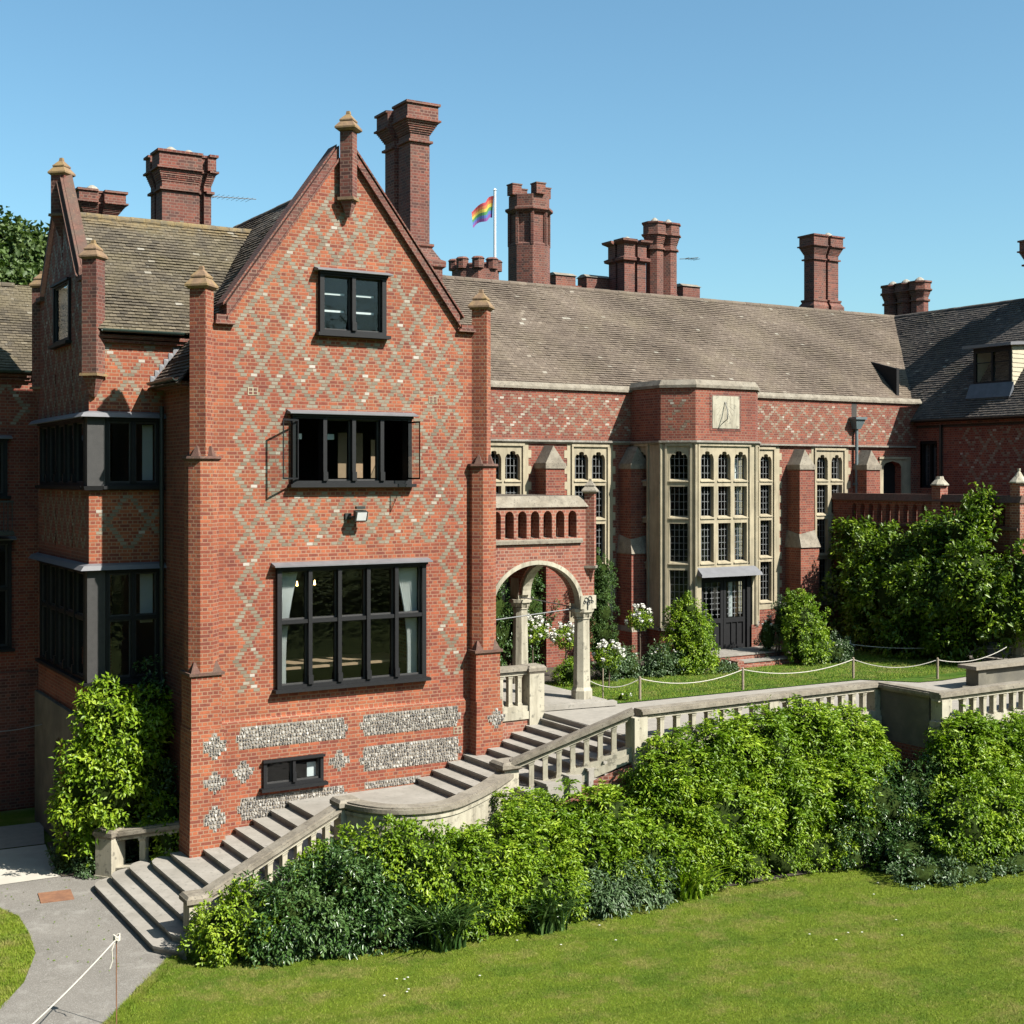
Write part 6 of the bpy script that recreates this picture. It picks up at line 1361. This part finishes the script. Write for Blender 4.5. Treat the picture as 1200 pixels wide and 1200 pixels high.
shrub('dark ivy on the hall wall behind the standard roses', 'climber', [(19.3, 32.75, 1.2, .8, .3, 1.3), (20.3, 32.6, 1.3, .8, .4, 1.4), (20.3, 32.6, 2.6, .5, .3, .8), (18.9, 32.8, 2.4, .5, .25, .8)], 9000, 'leaf_dark', .08, zmin=0, name='climber')
# creeper over the loggia
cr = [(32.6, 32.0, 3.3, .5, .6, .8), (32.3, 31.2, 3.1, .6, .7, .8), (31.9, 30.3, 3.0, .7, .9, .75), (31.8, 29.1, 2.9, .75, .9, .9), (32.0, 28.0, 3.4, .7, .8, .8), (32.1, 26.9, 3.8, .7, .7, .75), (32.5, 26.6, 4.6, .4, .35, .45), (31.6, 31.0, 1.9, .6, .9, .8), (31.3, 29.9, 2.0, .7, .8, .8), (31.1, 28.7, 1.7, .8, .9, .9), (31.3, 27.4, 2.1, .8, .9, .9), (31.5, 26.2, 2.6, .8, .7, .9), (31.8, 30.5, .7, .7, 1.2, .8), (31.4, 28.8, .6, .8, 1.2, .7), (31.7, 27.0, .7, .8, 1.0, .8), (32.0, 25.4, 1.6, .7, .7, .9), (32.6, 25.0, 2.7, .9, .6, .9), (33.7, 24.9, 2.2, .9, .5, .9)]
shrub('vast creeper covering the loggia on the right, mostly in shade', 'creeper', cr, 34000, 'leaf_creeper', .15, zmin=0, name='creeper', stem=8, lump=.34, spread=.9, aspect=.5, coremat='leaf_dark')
shrub('bright green shrub at the right edge in front of the loggia', 'shrub', [(30.6, 23.9, 1.4, .8, .8, 1.3), (31.6, 23.6, 1.6, .9, .9, 1.4), (31.2, 23.8, 2.6, .6, .6, .7)][:0] or [(32.6, 24.7, 1.6, .8, .6, 1.2), (33.4, 24.5, 2.3, .8, .6, 1.1)], 7000, 'leaf_yellow', .11, zmin=0, spread=.8)
# trees behind the left wing
def tree(label, x, y, z, h, r, n, seed):
    t = empty('tree', (x, y, z), label, 'tree', 'trees behind the far left roof'); mb = MB()
    mb.tube([(x, y, z - .3), (x + .2, y, z + h * .3), (x, y, z + h * .6)], [.45, .35, .15], 8)
    B = []
    for k in range(12):
        a = k * 2.39 + seed; rr = r * random.uniform(.25, .75); zz = z + h * random.uniform(.5, .88); q = r * random.uniform(.3, .48)
        B.append((x + rr * math.cos(a), y + rr * math.sin(a), zz, q, q, q * .8)); mb.tube([(x, y, z + h * .35), B[-1][:3]], [.14, .04], 5)
    mb.build('trunk', ['bark'], t)
    P, Q = shell(B, n, inner=.8, lump=.25); leaves('crown', 'leaf_tree', P, Q, .38, .7, .1, t, spread=.9); core('inner_crown', B, 'inner', t, .72)
for i, (x, y, h, r, l) in enumerate(((11.0, 80, 24.6, 7.0, 'broad tree showing left of the small gable, nearer one'), (17, 84, 24.2, 6.5, 'tree behind the far left roof at the left edge'), (24, 104, 25, 8, 'distant tree hidden mostly behind the left gable'))):
    tree(l, x, y, -2.8, h, r, 26000, i)
tree('palm-like dark tree top just showing behind the rear parapet', 36.0, 52.0, -2.8, 16.4, 2.2, 5000, 5)
# grass blades over the near lawn, and tufts at its edges
def lawn_ok(p):
    x, y = p[:, 0], p[:, 1]; w = -y
    edge = np.interp(x, [5.0, 5.3, 6.1, 6.9, 9.4, 12, 16, 20.9, 21.5, 26, 34], [19.8, 20.4, 21.5, 22.5, 21.35, 20.75, 20.95, 20.45, 18.75, 18.4, 18.4])
    return (y < edge) & (x > 4.6)
def blades(name, P, h, w, mat='blade'):
    n = len(P); a = rng.uniform(0, 6.28, n); l = rng.normal(0, .5, (n, 2)) * h; hh = h * rng.uniform(.5, 1.3, n)
    dx, dy = np.cos(a) * w, np.sin(a) * w
    V = np.stack([np.stack([P[:, 0] - dx, P[:, 1] - dy, P[:, 2]], 1), np.stack([P[:, 0] + dx, P[:, 1] + dy, P[:, 2]], 1), np.stack([P[:, 0] + l[:, 0], P[:, 1] + l[:, 1], P[:, 2] + hh], 1)], 1).reshape(-1, 3)
    Fq = np.arange(n * 3).reshape(-1, 3); return mesh_np(name, V, Fq, mat, None, rng.random(n))
n = 520000; P = np.stack([rng.uniform(4.6, 27, n), rng.uniform(12.5, 22.6, n), np.full(n, -2.80)], 1); P = P[lawn_ok(P)]
vis = (P[:, 1] * .855 + P[:, 0] * .5186 > 19.4); P = P[vis]
tag(blades('grass', P, .024, .004), kind='stuff')
n = 30000; t_ = rng.random(n); ex = [5.15, 6.0, 6.95, 7.0]; 
P = np.stack([np.interp(t_, [0, .5, 1], [4.2, 5.2, 6.95]) + rng.normal(0, .05, n), np.interp(t_, [0, .5, 1], [16.5, 20.25, 22.6]) + rng.normal(0, .04, n), np.full(n, -2.795)], 1)
tag(blades('grass', P, .06, .005), kind='stuff')
n = 90000; P = np.stack([rng.uniform(1.5, 5.2, n), rng.uniform(19, 27.6, n), np.full(n, -2.80)], 1)
ok = P[:, 0] < np.interp(P[:, 1], [18, 21.8, 22.8, 24.1, 25.2, 26.3, 27.4, 28], [2.2, 3.95, 4.5, 4.95, 5.07, 5.1, 4.75, 3.8]); tag(blades('grass', P[ok], .05, .005), kind='stuff')
n = 60000; P = np.stack([rng.uniform(18.6, 32, n), rng.uniform(25.5, 30, n), np.full(n, .0)], 1); ok = P[:, 1] > np.interp(P[:, 0], [18, 22.9, 26.8, 27.8, 28.6, 30.6, 32.7], [26.35, 26.2, 26.05, 24.9, 24.8, 25.05, 26.2])
tag(blades('grass', P[ok], .04, .005), kind='stuff')
mb = MB()
for k in range(26):
    x, y = random.choice(((13.4, 19.9), (20.2, 18.6), (9.5, 19.5), (25, 17), (18, 17.5)));
    x += random.gauss(0, .6); y += random.gauss(0, .3); mb.ngon(x, y, .016, .02, -2.77, -2.762, 7)
tag(mb.build('daisies', 'petal'), kind='stuff')

n = 900; t_ = rng.random(n); P = np.stack([rng.uniform(4.6, 17, n), rng.uniform(21, 28.3, n), np.full(n, -2.785)], 1)
ok = (P[:, 0] < 6.9) & (np.hypot(P[:, 0] - 6.7, P[:, 1] - 25.5) < 3.2); P = P[ok & (rng.random(n) < .5)]
Q = np.zeros_like(P); Q[:, 0] = rng.normal(0, 1, len(P)); Q[:, 1] = rng.normal(0, 1, len(P)); tag(leaves('fallen_leaves', 'leaf_yellow', P, Q, .045, .6, 0, None, rnd=rng.random(len(P)) * .2, spread=.1), kind='stuff')
# unseen trees added to block sky light and darken shaded walls and window reflections
wb = []
for k in range(46):
    a = math.radians(150 + k * 4.6); rr = 62 + random.uniform(-5, 8); q = random.uniform(5, 7.5); wb.append((14 + rr * math.cos(a), 22 + rr * math.sin(a), 6 + random.uniform(-1, 3), q, q, q * 1.3))
for k in range(11): wb.append((-15 + random.uniform(-2, 1), 2 + k * 5.5, 8 + random.uniform(-1, 2), 6, 5, 11))  # nearer, taller belt added to cut sky light from the left
P, Q = shell(wb, 70000, zmin=-2.8, inner=.5, lump=.25); wd = leaves('wood', 'leaf_dark', P, Q, .8, .7, .1, None, spread=.8); tag(wd, kind='stuff')
tag(core('wood', wb, 'inner', None, .9, -2.8), kind='stuff')
